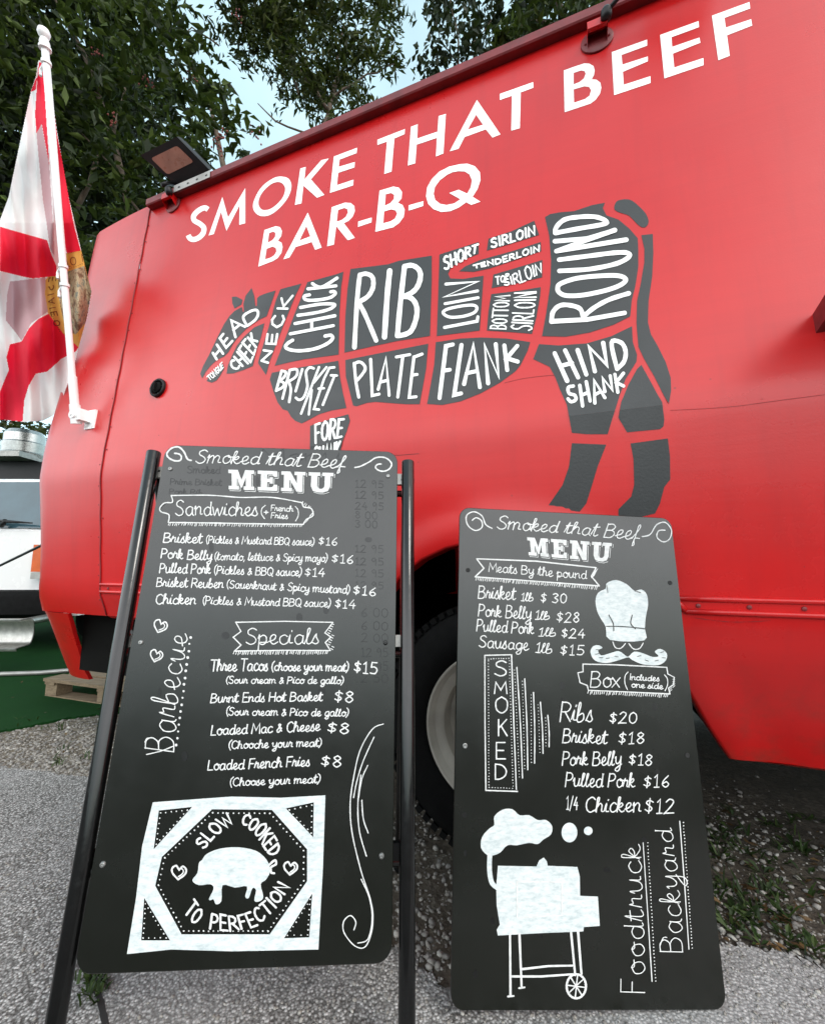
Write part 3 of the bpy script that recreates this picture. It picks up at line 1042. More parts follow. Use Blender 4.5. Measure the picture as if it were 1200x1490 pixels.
# lamp mounts, floodlight, cable
for (px, big) in (((253, 298), 0), ((868, 60), 1)):
    c = up(*px, .001)
    ex = UX; ey = N_UP.cross(UX)
    if ey.z < 0: ey = -ey
    mb = MB()
    r = .050 if big else .046
    mb.lathe(c, N_UP, [(r, -.002), (r, .005), (r * .9, .008), (.001, .008)], 32)
    lm = mb.build('lamp_mount', MAT['red_dark'], truck, smooth=True, angle=40)
    mb = MB()
    h, wd = .026, .030
    p = [c + ex * -wd + ey * h + N_UP * .008, c + ex * wd + ey * h + N_UP * .008, c + ex * wd - ey * .004 + N_UP * .045, c - ex * wd - ey * .004 + N_UP * .045,
         c - ex * wd + ey * h + N_UP * .045, c + ex * wd + ey * h + N_UP * .045, c - ex * wd - ey * h * 1.1 + N_UP * .008, c + ex * wd - ey * h * 1.1 + N_UP * .008]
    mb.poly([p[4], p[5], p[2], p[3]]); mb.poly([p[0], p[1], p[5], p[4]]); mb.poly([p[3], p[2], p[2] - N_UP * .012, p[3] - N_UP * .012])
    mb.poly([p[0], p[4], p[3], p[6]]); mb.poly([p[1], p[7], p[2], p[5]])
    mb.poly([p[3] - N_UP * .012, p[2] - N_UP * .012, c + ex * wd * .8 + ey * h + N_UP * .01, c - ex * wd * .8 + ey * h + N_UP * .01])
    mb.build('mount_housing', MAT['red'], lm)
    for k in (-1, 1):
        mb = MB()
        mb.lathe(c + ex * .036 * k - ey * .008 + N_UP * .008, N_UP, [(.004, 0), (.003, .004), (.0003, .004)], 8)
        mb.build('screw', MAT['seam'], lm)
    mb = MB()
    q = c + ex * .026 + ey * .018 + N_UP * .045
    mb.lathe(q - ey * .018, (ey + N_UP * .4), [(.001, 0), (.014, .002), (.017, .012), (.016, .028), (.010, .036), (.001, .038)], 16)
    mb.build('lamp_knuckle', MAT['black_plastic'], lm, smooth=True)
    if big:
        mb = MB()
        pts = catmull([(0, 0), (1, 0), (2, 0), (3, 0)], n=2)
        cc = [q + N_UP * .01, up(905, 27, .07), up(930, 12, .075), up(955, -8, .09), up(1000, -45, .14)]
        mb.tube(cc, .0065, 10)
        mb.build('lamp_cable', MAT['black_plastic'], lm, smooth=True)
        mb = MB()
        cF = cc[-1] + V((0, 0, .05)) + NX * .05
        mb.box(cF, UX * .10, (NX * .5 - V((0, 0, .86))) * .02, (NX * .86 + V((0, 0, .5))) * .08)
        mb.build('floodlight', MAT['black_plastic'], truck)

cf = up(256, 232, .0); cf = at(256, 235, (up(256, 285).y - .09))
nf = (NX * .62 + V((0, 0, -.78)) - UX * .05).normalized()
q4 = [hit(p, cf, nf) for p in ((203.8, 225.6), (257.5, 198.5), (305, 247), (261, 273))]
mb = MB()
ctr = sum(q4, V()) / 4
back = [ctr + (p - ctr) * .93 - nf * .035 for p in q4]
rim = [p - nf * .010 for p in q4]
mb.poly(q4)
for i in range(4):
    j = (i + 1) % 4
    mb.poly([q4[i], rim[i], rim[j], q4[j]]); mb.poly([rim[i], back[i], back[j], rim[j]])
mb.poly(back[::-1])
for k in range(7):
    a = back[0].lerp(back[1], (k + .5) / 7); b = back[3].lerp(back[2], (k + .5) / 7)
    mb.box((a + b) / 2 - nf * .012, (b - a) * .42, nf * .012, (back[1] - back[0]).normalized() * .003)
fl_o = mb.build('floodlight', MAT['black_plastic'], truck)
mb = MB()
lq = [hit(p, cf + nf * .002, nf) for p in ((219.4, 230), (257.5, 211.3), (281.9, 235), (243.8, 253.8))]
lc = sum(lq, V()) / 4
pts = []
for i in range(4):
    a, b, c2 = lq[i - 1], lq[i], lq[(i + 1) % 4]
    for t in (0, .33, .66, 1):
        u0 = b + (a - b).normalized() * .012; u1 = b + (c2 - b).normalized() * .012
        pts.append(u0.lerp(b, .55 * (1 - abs(2 * t - 1))).lerp(u1.lerp(b, .55 * (1 - abs(2 * t - 1))), t))
mb.loops([pts])
mb.build('lamp_lens', MAT['lens'], fl_o)
mb = MB()
kn = up(254, 288, .07)
mb.tube([hit((258, 268), cf - nf * .02, nf), kn.lerp(hit((258, 268), cf, nf), .4) + NX * .01, kn], [.011, .009, .010], 10)
mb.build('lamp_arm', MAT['black_plastic'], fl_o, smooth=True)
mb = MB()                                             # slotted steel strap on the rail
sa, sb = s_of(up(264, 277)), s_of(up(316, 255))
mb.grid([rail(s, [(.038, -.033), (.0395, -.033), (.0395, .004), (.038, .004)]) for s in np.linspace(sa, sb, 8)], flip=True)
st = mb.build('slotted_strap', MAT['grey_metal'], truck)
mb = MB()
for k in range(4):
    s = sa + (sb - sa) * (k + .5) / 4
    mb.poly(rail(s, [(.0402, -.020)]) + rail(s + .012, [(.0402, -.020)]) + rail(s + .012, [(.0402, -.012)]) + rail(s, [(.0402, -.012)]))
mb.build('strap_slots', MAT['hole'], st)

# lifted serving flap at the right edge of the picture
a0, a1 = side_hit(1182, 459), side_hit(1187, 486)
out = (NX * .95 + V((0, 0, .28))).normalized()
mb = MB()
hgt = a1 - a0
A = [a0 - NX * .01, a1 - NX * .01, a1 + out * .42, a0 + out * .42]
B = [p + UX * 1.3 for p in A]
mb.poly(A[::-1]); mb.poly(B)
for i in range(4):
    j = (i + 1) % 4
    mb.poly([A[i], A[j], B[j], B[i]])
mb.build('serving_flap', MAT['red_dark'], truck)

# hairline cracks and old lap joints in the paint
dk = Decal(side_hit)
dk.stroke([(540, 664), (577, 662.5), (609, 660)], .9, m=0)
dk.stroke([(734, 557), (760, 551), (790, 547), (806, 546)], .5, m=0)
dk.stroke([(975, 597), (1060, 592), (1130, 583), (1200, 574)], .45, m=0)
dk.stroke([(450, 672), (500, 668), (540, 664)], .6, m=0)
dk.stroke([(1010, 899), (1050, 904), (1078, 905), (1120, 903)], .6, jit=.5)
for _ in range(46):
    x, y = random.uniform(170, 1190), random.uniform(480, 870)
    dk.dot(x, y, random.uniform(.25, .75), 0)
dk.mb.build('paint_chips', MAT['seam'], truck)

# --- heading
hd = Decal(up)
c1, c2, c3, c4, c5, c6, c7 = Crop(260, 190, 6), Crop(440, 150, 6), Crop(600, 100, 6), Crop(810, 0, 8), Crop(950, 0, 7.5), Crop(370, 280, 7.0588), Crop(520, 230, 6.3158)
def HF(c, *loops, sm=()):
    hd.fill([c.L(catmull(l, True, 4)) if i in sm else c.L(l) for i, l in enumerate(loops)])
hd.stroke(c1.L([(257, 688), (232, 674), (195, 684), (150, 718), (130, 752), (140, 786), (185, 812), (220, 848), (214, 895), (175, 935), (130, 950), (100, 940), (84, 912)]), 45 / 6, cap=False)
HF(c1, [(262, 915), (382, 578), (432, 757), (582, 500), (582, 808), (529, 822), (533, 648), (418, 875), (370, 708), (308, 902)])
HF(c1, [(900, 400), (955, 415), (982, 460), (980, 520), (950, 590), (900, 655), (840, 710), (780, 742), (720, 745), (675, 722), (650, 675), (655, 620), (690, 540), (740, 475), (800, 430), (850, 405)],
   [(885, 450), (915, 470), (930, 510), (915, 570), (880, 620), (830, 665), (780, 690), (730, 690), (703, 660), (697, 620), (715, 565), (755, 510), (810, 465), (850, 450)], sm=(0, 1))
HF(c2, [(-18, 570), (30, 555), (18, 665), (165, 497), (232, 481), (75, 665), (192, 800), (128, 825), (10, 720), (-8, 875), (-65, 888)])
HF(c2, [(275, 465), (478, 388), (474, 435), (325, 492), (317, 555), (458, 513), (455, 560), (312, 608), (303, 715), (447, 667), (443, 718), (240, 783)])
HF(c2, [(655, 318), (895, 225), (892, 270), (803, 308), (778, 598), (714, 618), (738, 335), (655, 365)])
HF(c3, [(-12, 505), (47, 483), (42, 608), (219, 548), (228, 412), (292, 393), (270, 740), (205, 765), (214, 603), (37, 662), (25, 825), (-40, 845)])
HF(c3, [(325, 720), (562, 270), (768, 572), (698, 600), (640, 528), (455, 595), (402, 698)], [(555, 400), (615, 487), (483, 530)])
HF(c3, [(762, 218), (1053, 115), (1055, 165), (945, 205), (937, 518), (862, 540), (868, 235), (762, 272)])
HF(c4, [(80, 818), (200, 775), (320, 735), (375, 738), (425, 765), (440, 815), (432, 870), (405, 922), (460, 925), (505, 960), (517, 1020), (500, 1090), (450, 1160), (390, 1205), (240, 1255), (90, 1305)],
   [(195, 848), (280, 820), (320, 825), (335, 855), (315, 910), (260, 955), (195, 980)], [(195, 1040), (320, 1003), (375, 1010), (398, 1050), (380, 1110), (330, 1150), (200, 1193)])
HF(c4, [(637, 605), (1050, 458), (1050, 530), (752, 640), (762, 750), (1058, 655), (1058, 712), (768, 835), (778, 985), (1088, 885), (1090, 965), (665, 1107)])
HF(c5, [(75, 380), (495, 228), (500, 295), (200, 405), (207, 510), (505, 408), (515, 465), (215, 585), (230, 735), (548, 632), (550, 710), (122, 855)])
HF(c5, [(640, 170), (1050, 20), (1058, 92), (778, 195), (792, 300), (1068, 208), (1080, 278), (805, 385), (835, 608), (710, 657)])
HF(c6, [(105, 385), (220, 345), (265, 355), (285, 395), (278, 445), (245, 495), (280, 515), (292, 560), (280, 620), (240, 675), (190, 705), (42, 762)],
   [(153, 418), (195, 400), (218, 415), (215, 455), (185, 490), (140, 515)], [(128, 578), (190, 555), (222, 570), (228, 605), (205, 645), (170, 668), (112, 687)])
HF(c6, [(298, 685), (550, 205), (692, 565), (625, 588), (590, 508), (425, 560), (360, 668)], [(535, 345), (575, 450), (465, 492)])
HF(c6, [(795, 150), (930, 103), (990, 107), (1027, 138), (1033, 190), (1012, 245), (970, 290), (920, 315), (1033, 465), (960, 490), (842, 345), (818, 535), (748, 552)], [(860, 180), (925, 158), (955, 170), (962, 205), (940, 250), (900, 280), (847, 300)])
HF(c7, [(8, 582), (132, 545), (130, 590), (5, 632)])
HF(c7, [(203, 298), (330, 260), (380, 270), (410, 310), (405, 370), (372, 410), (415, 430), (435, 475), (425, 540), (385, 595), (330, 635), (165, 677)],
   [(260, 332), (310, 320), (338, 338), (335, 375), (305, 410), (252, 437)], [(245, 490), (310, 470), (350, 480), (365, 510), (345, 555), (305, 580), (238, 598)])
HF(c7, [(472, 432), (607, 395), (603, 440), (470, 483)])
HF(c7, [(940, 55), (1010, 50), (1080, 75), (1125, 130), (1130, 200), (1105, 280), (1058, 355), (1130, 400), (1045, 430), (1000, 405), (930, 455), (850, 488), (770, 495), (700, 470), (650, 420), (630, 350), (640, 270), (685, 190), (750, 125), (840, 78)],
   [(925, 120), (985, 122), (1030, 150), (1052, 205), (1040, 270), (1008, 325), (930, 290), (843, 320), (945, 378), (890, 415), (820, 430), (760, 420), (715, 385), (700, 330), (712, 265), (755, 205), (820, 155), (870, 130)])
hd.mb.build('name_lettering', MAT['white_paint'], truck)

# --- beef cuts chart
k8, k9, k10, k11, k12, k13, k14, k15, k16 = Crop(285, 400, 8), Crop(390, 380, 9.2308), Crop(490, 360, 8), Crop(380, 500, 8.2786), Crop(490, 480, 8), Crop(610, 310, 6.3158), Crop(610, 470, 6.6667), Crop(770, 280, 5.7143), Crop(760, 460, 4.8043)
chart = [
    k8.L([(75, 1205), (52, 1150), (85, 1060), (150, 940), (240, 750), (330, 570), (395, 475), (450, 420), (535, 372), (548, 425), (560, 432), (555, 330), (580, 240), (650, 150), (680, 240), (695, 360), (710, 360), (714, 270), (740, 245), (820, 212), (930, 180), (880, 330), (825, 480), (740, 520), (660, 575), (580, 635), (480, 740), (430, 810), (380, 900), (330, 950), (250, 985), (170, 1060), (115, 1130)]),
    k8.L([(420, 255), (470, 250), (545, 290), (530, 345), (450, 390), (425, 330)]),
    k8.L([(800, 560), (760, 720), (700, 900), (665, 1060), (560, 1105), (440, 1145), (358, 1150), (375, 1050), (430, 920), (480, 820), (560, 720), (680, 610)]),
    k8.L([(125, 1235), (150, 1190), (230, 1110), (320, 1030), (330, 1090), (280, 1180), (240, 1230), (185, 1255)]),
    k8.L([(985, 165), (1190, 110), (1228, 100), (1160, 240), (1000, 640), (860, 1010), (818, 1165), (730, 1035), (725, 1020), (740, 960), (850, 600), (930, 300)]),
    k9.L([(530, 280), (900, 180), (1015, 140), (985, 330), (960, 700), (950, 1255), (500, 1315), (280, 1360), (90, 1405), (200, 1120), (360, 700)]),
    k10.L([(160, 250), (600, 195), (720, 155), (1105, 95), (1105, 400), (1085, 1030), (700, 1090), (400, 1155), (90, 1225), (100, 800), (125, 480)]),
    k11.L([(130, 350), (500, 280), (930, 205), (950, 400), (980, 570), (1028, 775), (850, 805), (700, 850), (570, 920), (490, 962), (410, 930), (360, 880), (320, 810), (260, 790), (200, 710), (150, 580), (105, 430)]),
    k11.L([(590, 990), (830, 910), (1050, 850), (1072, 930), (1030, 1060), (980, 1180), (955, 1300), (900, 1480), (600, 1500), (588, 1250)]),
    k12.L([(100, 350), (500, 270), (1065, 160), (1040, 450), (965, 865), (800, 865), (600, 850), (450, 838), (350, 850), (230, 890), (190, 880), (150, 720), (105, 540)]),
    k13.L([(185, 380), (545, 265), (545, 375), (400, 430), (290, 500), (265, 560), (285, 600), (400, 605), (590, 575), (575, 800), (555, 1080), (160, 1130), (175, 700)]),
    k13.L([(635, 235), (850, 165), (1055, 70), (1100, 200), (850, 280), (620, 345)]),
    k13.L([(365, 535), (420, 490), (560, 430), (850, 350), (1115, 265), (1120, 350), (900, 425), (640, 510), (500, 540)]),
    k13.L([(680, 565), (900, 500), (1130, 430), (1128, 590), (900, 645), (665, 690)]),
    k13.L([(660, 745), (900, 715), (1115, 680), (1110, 760), (1075, 960), (1035, 1110), (850, 1095), (620, 1080), (635, 900)]),
    k14.L([(160, 185), (400, 150), (600, 140), (850, 150), (1075, 185), (1050, 270), (980, 410), (930, 470), (780, 580), (600, 680), (400, 760), (220, 795), (75, 785), (110, 600), (145, 400)]),
    k15.L([(130, 205), (170, 180), (250, 165), (370, 155), (520, 105), (628, 85), (610, 130), (640, 190), (740, 225), (830, 300), (900, 380), (905, 480), (905, 620), (880, 780), (850, 900), (838, 1030), (700, 1100), (500, 1165), (300, 1200), (105, 1195), (140, 1000), (175, 760), (180, 560), (165, 360)]),
    k15.L(catmull([(740, 65), (830, 58), (900, 105), (970, 180), (990, 250), (960, 290), (910, 275), (830, 195), (760, 170), (710, 145), (710, 100)], True, 3)),
    k15.L([(930, 355), (1025, 345), (1030, 500), (1020, 700), (990, 900), (985, 1080), (1010, 1180)]) + k16.L([(940, 200), (1000, 320), (1035, 430), (1038, 520), (1022, 612), (985, 550), (920, 420), (850, 300), (810, 215), (800, 100)]) + k15.L([(890, 1080), (895, 900), (925, 760), (955, 580), (955, 470)]),
    k16.L([(115, 195), (250, 205), (450, 190), (620, 140), (765, 70), (770, 180), (800, 270), (795, 320), (720, 440), (680, 550), (620, 740), (595, 825), (450, 825), (345, 815), (325, 700), (310, 620), (260, 510), (230, 430), (190, 355), (75, 300)]),
    k16.L([(830, 340), (880, 430), (950, 560), (975, 600), (990, 720), (985, 770), (960, 790), (730, 812), (670, 710), (690, 600), (740, 480), (800, 370)]),
    k16.L([(345, 888), (585, 898), (525, 1050), (480, 1200), (445, 1310), (385, 1385), (300, 1430), (150, 1400), (150, 1370), (190, 1310), (280, 1180), (325, 1050)]),
    k16.L([(755, 890), (1015, 855), (1030, 980), (1032, 1140), (990, 1195), (960, 1310), (925, 1380), (800, 1410), (670, 1395), (670, 1350), (760, 1260), (780, 1180), (775, 1000)]),
]
ch = Decal(side_hit)
for pl in chart:
    for ab in (True, False):
        q = clip_crease(pl, ab)
        if len(q) > 2:
            ch.fn = up if ab else lo
            ch.fill([q], lift=.0008)
chart_o = ch.mb.build('beef_chart', MAT['grey_paint'], truck)
lt_ = Decal(lambda x, y, l=0: side_hit(x, y, l + .0010))
def LS(c, w, *sts, sm=True):
    for s in sts:
        lt_.stroke(c.L(s), w * c.k, smooth=sm, jit=.05)
LS(k10, 52, [(270, 320), (240, 600), (207, 1165)], [(270, 325), (340, 308), (410, 340), (428, 410), (415, 490), (360, 575), (255, 640)], [(265, 660), (330, 780), (460, 1085)])
LS(k10, 62, [(618, 275), (590, 550), (557, 1045)])
LS(k10, 58, [(790, 225), (745, 620), (707, 1030)], [(790, 225), (870, 212), (940, 245), (975, 310), (965, 400), (920, 490), (840, 550), (750, 580)], [(750, 580), (830, 578), (900, 625), (935, 720), (920, 850), (870, 970), (800, 1015), (707, 1032)])
LS(k9, 45, [(335, 1065), (260, 1115), (245, 1165), (330, 1200), (480, 1205), (650, 1175), (800, 1110), (870, 1045), (850, 1000), (770, 1010)])
LS(k9, 42, [(305, 980), (880, 870)], [(365, 840), (900, 735)], [(590, 910), (590, 800)], [(405, 730), (640, 695), (820, 650), (895, 600), (870, 578), (700, 580), (440, 625)], [(560, 455), (495, 470), (495, 510), (560, 528), (700, 520), (840, 490), (905, 440), (890, 410), (845, 415)], [(540, 375), (915, 335)], [(600, 305), (720, 352), (930, 230)])
LS(k8, 26, [(845, 1025), (770, 1002)], [(770, 1002), (888, 895)], [(888, 895), (795, 880)], [(838, 690), (822, 800), (930, 806), (950, 690)], [(885, 790), (893, 700)], [(925, 480), (890, 525), (895, 575), (945, 610), (1000, 580), (1030, 520), (1015, 478)], [(955, 392), (1070, 395)], [(1000, 275), (1025, 370), (1130, 245)], sm=False)
LS(k8, 28, [(203, 910), (247, 985)], [(250, 815), (322, 920)], [(224, 945), (287, 868)], [(325, 690), (285, 740), (358, 850), (430, 772)], [(322, 795), (368, 738)], [(465, 725), (415, 530), (575, 605)], [(440, 640), (515, 582)], sm=False)
LS(k8, 30, [(600, 595), (555, 490), (640, 425), (710, 412), (728, 460), (690, 530), (600, 595)])
LS(k11, 30, [(250, 330), (185, 570)], [(250, 330), (300, 345), (285, 400), (225, 455)], [(230, 450), (280, 480), (260, 530), (185, 570)], [(350, 320), (262, 665)], [(350, 320), (430, 312), (438, 370), (400, 420), (310, 470)], [(340, 470), (360, 560), (340, 705)], [(498, 310), (418, 575)], [(635, 300), (585, 290), (545, 340), (550, 420), (560, 520), (520, 640), (465, 680), (422, 655)])
LS(k11, 28, [(700, 285), (640, 440), (485, 845)], [(790, 285), (640, 470)], [(612, 560), (578, 855)], [(885, 288), (825, 295), (760, 430), (640, 790), (700, 797)], [(695, 545), (760, 540)], [(845, 385), (915, 388)], [(885, 390), (745, 740)], sm=False)
LS(k12, 34, [(205, 390), (225, 600), (258, 785)], [(205, 395), (270, 375), (325, 420), (325, 480), (240, 590)], [(695, 318), (850, 290)], [(770, 310), (712, 785)])
LS(k12, 34, [(397, 345), (415, 768), (495, 750)], [(485, 695), (575, 330), (612, 765)], [(512, 610), (595, 590)], [(995, 285), (900, 320), (845, 790), (925, 782)], [(875, 530), (935, 520)], sm=False)
LS(k14, 38, [(325, 210), (260, 225), (197, 730)], [(232, 465), (295, 455)], [(410, 215), (340, 700), (405, 685)], [(435, 595), (525, 210), (588, 625)], [(460, 490), (560, 468)], [(668, 588), (635, 215), (770, 525), (742, 208)], [(825, 220), (853, 460)], [(950, 225), (848, 345), (955, 378)], sm=False)
LS(k13, 27, [(232, 1053), (532, 995), (538, 955)], [(245, 655), (538, 632), (230, 772), (535, 718)], [(238, 835), (540, 780)], sm=False)
lt_.stroke(k13.L([(220, 920), (260, 885), (400, 855), (500, 850), (530, 878), (500, 920), (400, 952), (280, 958)]), 27 * k13.k, closed=True)
LS(k15, 38, [(185, 1078), (195, 1000), (250, 945), (330, 940), (420, 970), (450, 1050)], [(465, 1020), (540, 960), (660, 895), (825, 842)])
LS(k15, 38, [(183, 1075), (480, 1060), (790, 1005)], [(805, 397), (480, 450), (225, 492)], [(225, 492), (420, 420), (710, 317)], [(710, 317), (480, 385), (212, 408)], sm=False)
lt_.stroke(k15.L([(235, 800), (260, 760), (400, 715), (600, 695), (740, 695), (800, 725), (760, 770), (640, 815), (450, 855), (310, 860), (250, 835)]), 38 * k15.k, closed=True)
LS(k15, 38, [(250, 655), (500, 640), (720, 595), (825, 540), (812, 505), (700, 505), (500, 530), (248, 562)], [(215, 340), (225, 290), (290, 230), (400, 208), (540, 205), (628, 235), (622, 265), (430, 300), (215, 340)])
LS(k16, 30, [(225, 262), (312, 455)], [(298, 242), (388, 430)], [(270, 350), (345, 330)], [(385, 240), (445, 410)], [(505, 388), (465, 218), (588, 345), (563, 190)], sm=False)
LS(k16, 30, [(660, 370), (622, 188), (690, 188), (720, 250), (708, 320), (660, 370)])
LS(k16, 23, [(355, 490), (320, 500), (325, 540), (365, 555), (372, 585), (340, 600), (318, 580)])
LS(k16, 23, [(400, 485), (420, 630)], [(445, 460), (472, 595)], [(410, 555), (460, 535)], [(505, 610), (500, 450), (575, 572)], [(508, 550), (545, 530)], [(575, 530), (560, 435), (627, 520), (612, 420)], [(645, 410), (665, 535)], [(705, 400), (655, 465), (705, 490)], sm=False)
write(lt_, k8, 'CHEEK', [(450, 1110), (640, 1020), (690, 910), (720, 770)], [(395, 1040), (520, 830), (650, 670)], 25, wob=.1)
write(lt_, k8, 'TONGUE', [(165, 1228), (250, 1170), (325, 1075)], [(135, 1190), (220, 1100), (312, 1015)], 12, wob=.15, gap=1.2)
write(lt_, k11, 'FORE', [(655, 1200), (770, 1160), (850, 1150), (975, 1120)], [(648, 980), (760, 950), (860, 915), (1005, 905)], 28, wob=.1)
write(lt_, k11, 'SHANK', [(650, 1420), (930, 1380)], [(645, 1255), (960, 1180)], 26, wob=.1)
write(lt_, k13, 'SHORT', [(235, 525), (330, 480), (440, 415), (530, 355)], [(220, 415), (310, 370), (420, 330), (540, 290)], 20, wob=.15)
write(lt_, k13, 'SIRLOIN', [(665, 322), (850, 268), (1065, 198)], [(655, 245), (850, 185), (1060, 118)], 19, wob=.15)
write(lt_, k13, 'TENDERLOIN', [(505, 510), (740, 465), (920, 410), (1105, 350)], [(497, 485), (740, 415), (920, 355), (1105, 297)], 15, wob=.15)
write(lt_, k13, 'TOP', [(707, 662), (760, 640), (825, 592)], [(700, 585), (760, 578), (825, 557)], 13, wob=.1)
write(lt_, k13, 'SIRLOIN', [(785, 668), (860, 655), (950, 640), (1030, 600), (1125, 545)], [(775, 632), (860, 572), (950, 505), (1120, 462)], 14, wob=.1, gap=1.2)
write(lt_, k13, 'BOTTOM', [(795, 1070), (832, 760)], [(655, 1065), (700, 765)], 13, wob=.1)
write(lt_, k13, 'SIRLOIN', [(1030, 1085), (1078, 725)], [(838, 1070), (880, 735)], 14, wob=.1)
lt_.mb.build('cut_names', MAT['white_paint'], chart_o)
# ------------------------------------------------------------------ the two menu boards
def rect_frame(c):
    TL_, TR_, BR_, BL_ = [np.array([x, y, 1.0]) for x, y in c]
    K = np.linalg.inv(np.array([[FPX, 0, 600], [0, FPX, 745], [0, 0, 1.0]]))
    vh = K @ np.cross(np.cross(TL_, TR_), np.cross(BL_, BR_))
    vv = K @ np.cross(np.cross(TL_, BL_), np.cross(TR_, BR_))
    w = lambda v: (CR * v[0] - CU * v[1] + CF * v[2]).normalized()
    h, v = w(vh), w(vv)
    if h.x < 0: h = -h
    if v.z > 0: v = -v
    v = (v - h * v.dot(h)).normalized()
    nrm = v.cross(h)
    if nrm.y > 0: nrm = -nrm
    return h, v, nrm.normalized()


PXB = [(669, 738), (976, 754), (1058, 1471), (655.5, 1472)]
PXA = [(241, 647), (578.5, 657), (570, 1403), (106, 1420)]
hB, vB, nB = rect_frame(PXB)
PB = ground(1058, 1471, .007)
qB = [hit(p, PB, nB) for p in PXB]
wB = (qB[1] - qB[0]).length
hA, vA, nA = rect_frame(PXA)
PA = V((0, .8, .3))
kA = wB / (hit(PXA[1], PA, nA) - hit(PXA[0], PA, nA)).length
PA = CC + (PA - CC) * kA
qA = [hit(p, PA, nA) for p in PXA]
bA = lambda x, y, l=0: hit((x, y), PA, nA) + nA * l
bB = lambda x, y, l=0: hit((x, y), PB, nB) + nB * l


def board_mesh(q, nrm, th, r, name, parent, mat):
    out = []
    for i in range(4):
        p, a, b = q[i], q[i - 1], q[(i + 1) % 4]
        da, db = (a - p).normalized(), (b - p).normalized()
        for k in range(7):
            t = k / 6 * math.pi / 2
            out.append(p + da * r * (1 - math.sin(t)) + db * r * (1 - math.cos(t)))
    c = sum(out, V()) / len(out)
    e = .0015
    inset = lambda p: p + (c - p).normalized() * e
    mb = MB()
    rings = [[inset(p) for p in out], [p - nrm * e for p in out], [p - nrm * (th - e) for p in out], [inset(p) - nrm * th for p in out]]
    ids = [[mb.vert(p) for p in rg] for rg in rings]
    n = len(out)
    mb.face(ids[0]); mb.face(ids[3][::-1])
    for a in range(3):
        for i in range(n):
            j = (i + 1) % n
            mb.face((ids[a][i], ids[a + 1][i], ids[a + 1][j], ids[a][j]))
    return mb.build(name, mat, parent)


footA = bA(340, 1403); footA = V((footA.x, footA.y, 0))
signA = thing('menu_sign', tuple(footA), "taller black chalkboard menu in a tubular easel frame, listing sandwiches and specials", 'menu sign', 'chalkboard menu signs')
signB = thing('menu_board', tuple(ground(860, 1472)), "shorter black chalkboard menu without a frame standing on the ground, listing meats by the pound", 'menu sign', 'chalkboard menu signs')
boardA = board_mesh(qA, nA, .012, .028, 'board', signA, MAT['board'])
boardB = board_mesh(qB, nB, .012, .024, 'board', signB, MAT['board'])

# easel frame of the taller sign
offp = -nA * .030
def to_ground(p, d): return p + d * ((.004 - p.z) / d.z)
pl_t, pl_b = bA(222, 656), bA(78, 1485)
prt, prb = bA(593.5, 670), bA(592, 1488)
legs_top = []
for (t, b) in ((pl_t, pl_b), (prt, prb)):
    d = (b - t).normalized()
    mb = MB()
    p0 = t + offp * .2; p1 = to_ground(p0, d)
    mb.tube([p0, p0 + d * .002, p1], [.0135, .0148, .0148], 20)
    po = mb.build('pole', MAT['black_metal'], signA, smooth=True, angle=50)
    mb = MB()
    mb.lathe(p1 + V((0, 0, .022)), V((0, 0, -1)), [(.0155, 0), (.018, .006), (.018, .018), (.001, .0215)], 18)
    mb.build('rubber_foot', MAT['rubber'], po, smooth=True, angle=40)
    legs_top.append((p0, d))
nAf = V((nA.x, nA.y, 0)).normalized()
for k, (p0, d) in enumerate(legs_top):
    q0 = p0 + d * .035 - nAf * .032
    d2 = (d - nAf * .42).normalized()
    mb = MB()
    p1 = to_ground(q0, d2)
    mb.tube([q0, p1], .0125, 16)
    lg = mb.build('leg', MAT['black_metal'], signA, smooth=True, angle=50)
    mb = MB()
    mb.lathe(p1 + V((0, 0, .02)), V((0, 0, -1)), [(.0135, 0), (.016, .005), (.016, .016), (.001, .0195)], 16)
    mb.build('rubber_foot', MAT['rubber'], lg, smooth=True, angle=40)
    mb = MB()
    mb.lathe(p0 + d * .045 - nAf * .014, (hA if k else -hA), [(.001, -.016), (.006, -.016), (.006, .016), (.001, .016)], 12)
    mb.build('hinge_pin', MAT['black_metal'], lg, smooth=True, angle=40)


def polex(y, side):                                   # pole axis at a picture row
    return ((222 + (78 - 222) * (y - 656) / (1485 - 656)), 593.5 + (592 - 593.5) * (y - 670) / 820)[side]


for y, hh, mt in ((690, .013, 'grey_metal'), (933, .012, 'grey_metal'), (1252, .014, 'black_metal')):
    a, b = bA(polex(y, 0) + 6, y, -.0205), bA(polex(y, 1) - 6, y, -.0205)
    if y == 690: a, b = bA(polex(683, 0) + 6, 683, -.0205), bA(polex(694, 1) - 6, 694, -.0205)
    if y == 1252: a, b = bA(polex(1258, 0) + 6, 1258, -.0205), bA(polex(1246, 1) - 6, 1246, -.0205)
    mb = MB(); mb.box((a + b) / 2, (b - a) / 2, nA * .006, vA * hh)
    cb = mb.build('crossbar', MAT[mt] if mt != 'black_metal' else MAT['black_metal'], signA)
    mb = MB(); a2, b2 = a - nA * .02 + vA * .028, b - nA * .02 + vA * .028
    mb.tube([a2, b2], .008, 10)
    mb.build('tie_rod', MAT['black_metal'], cb, smooth=True)

A1, A2, A3 = Crop(200, 640, 2.857), Crop(180, 880, 2.727), Crop(90, 1130, 2.264)
B1, B2, B3 = Crop(640, 730, 3.243), Crop(640, 930, 3.158), Crop(640, 1160, 2.857)

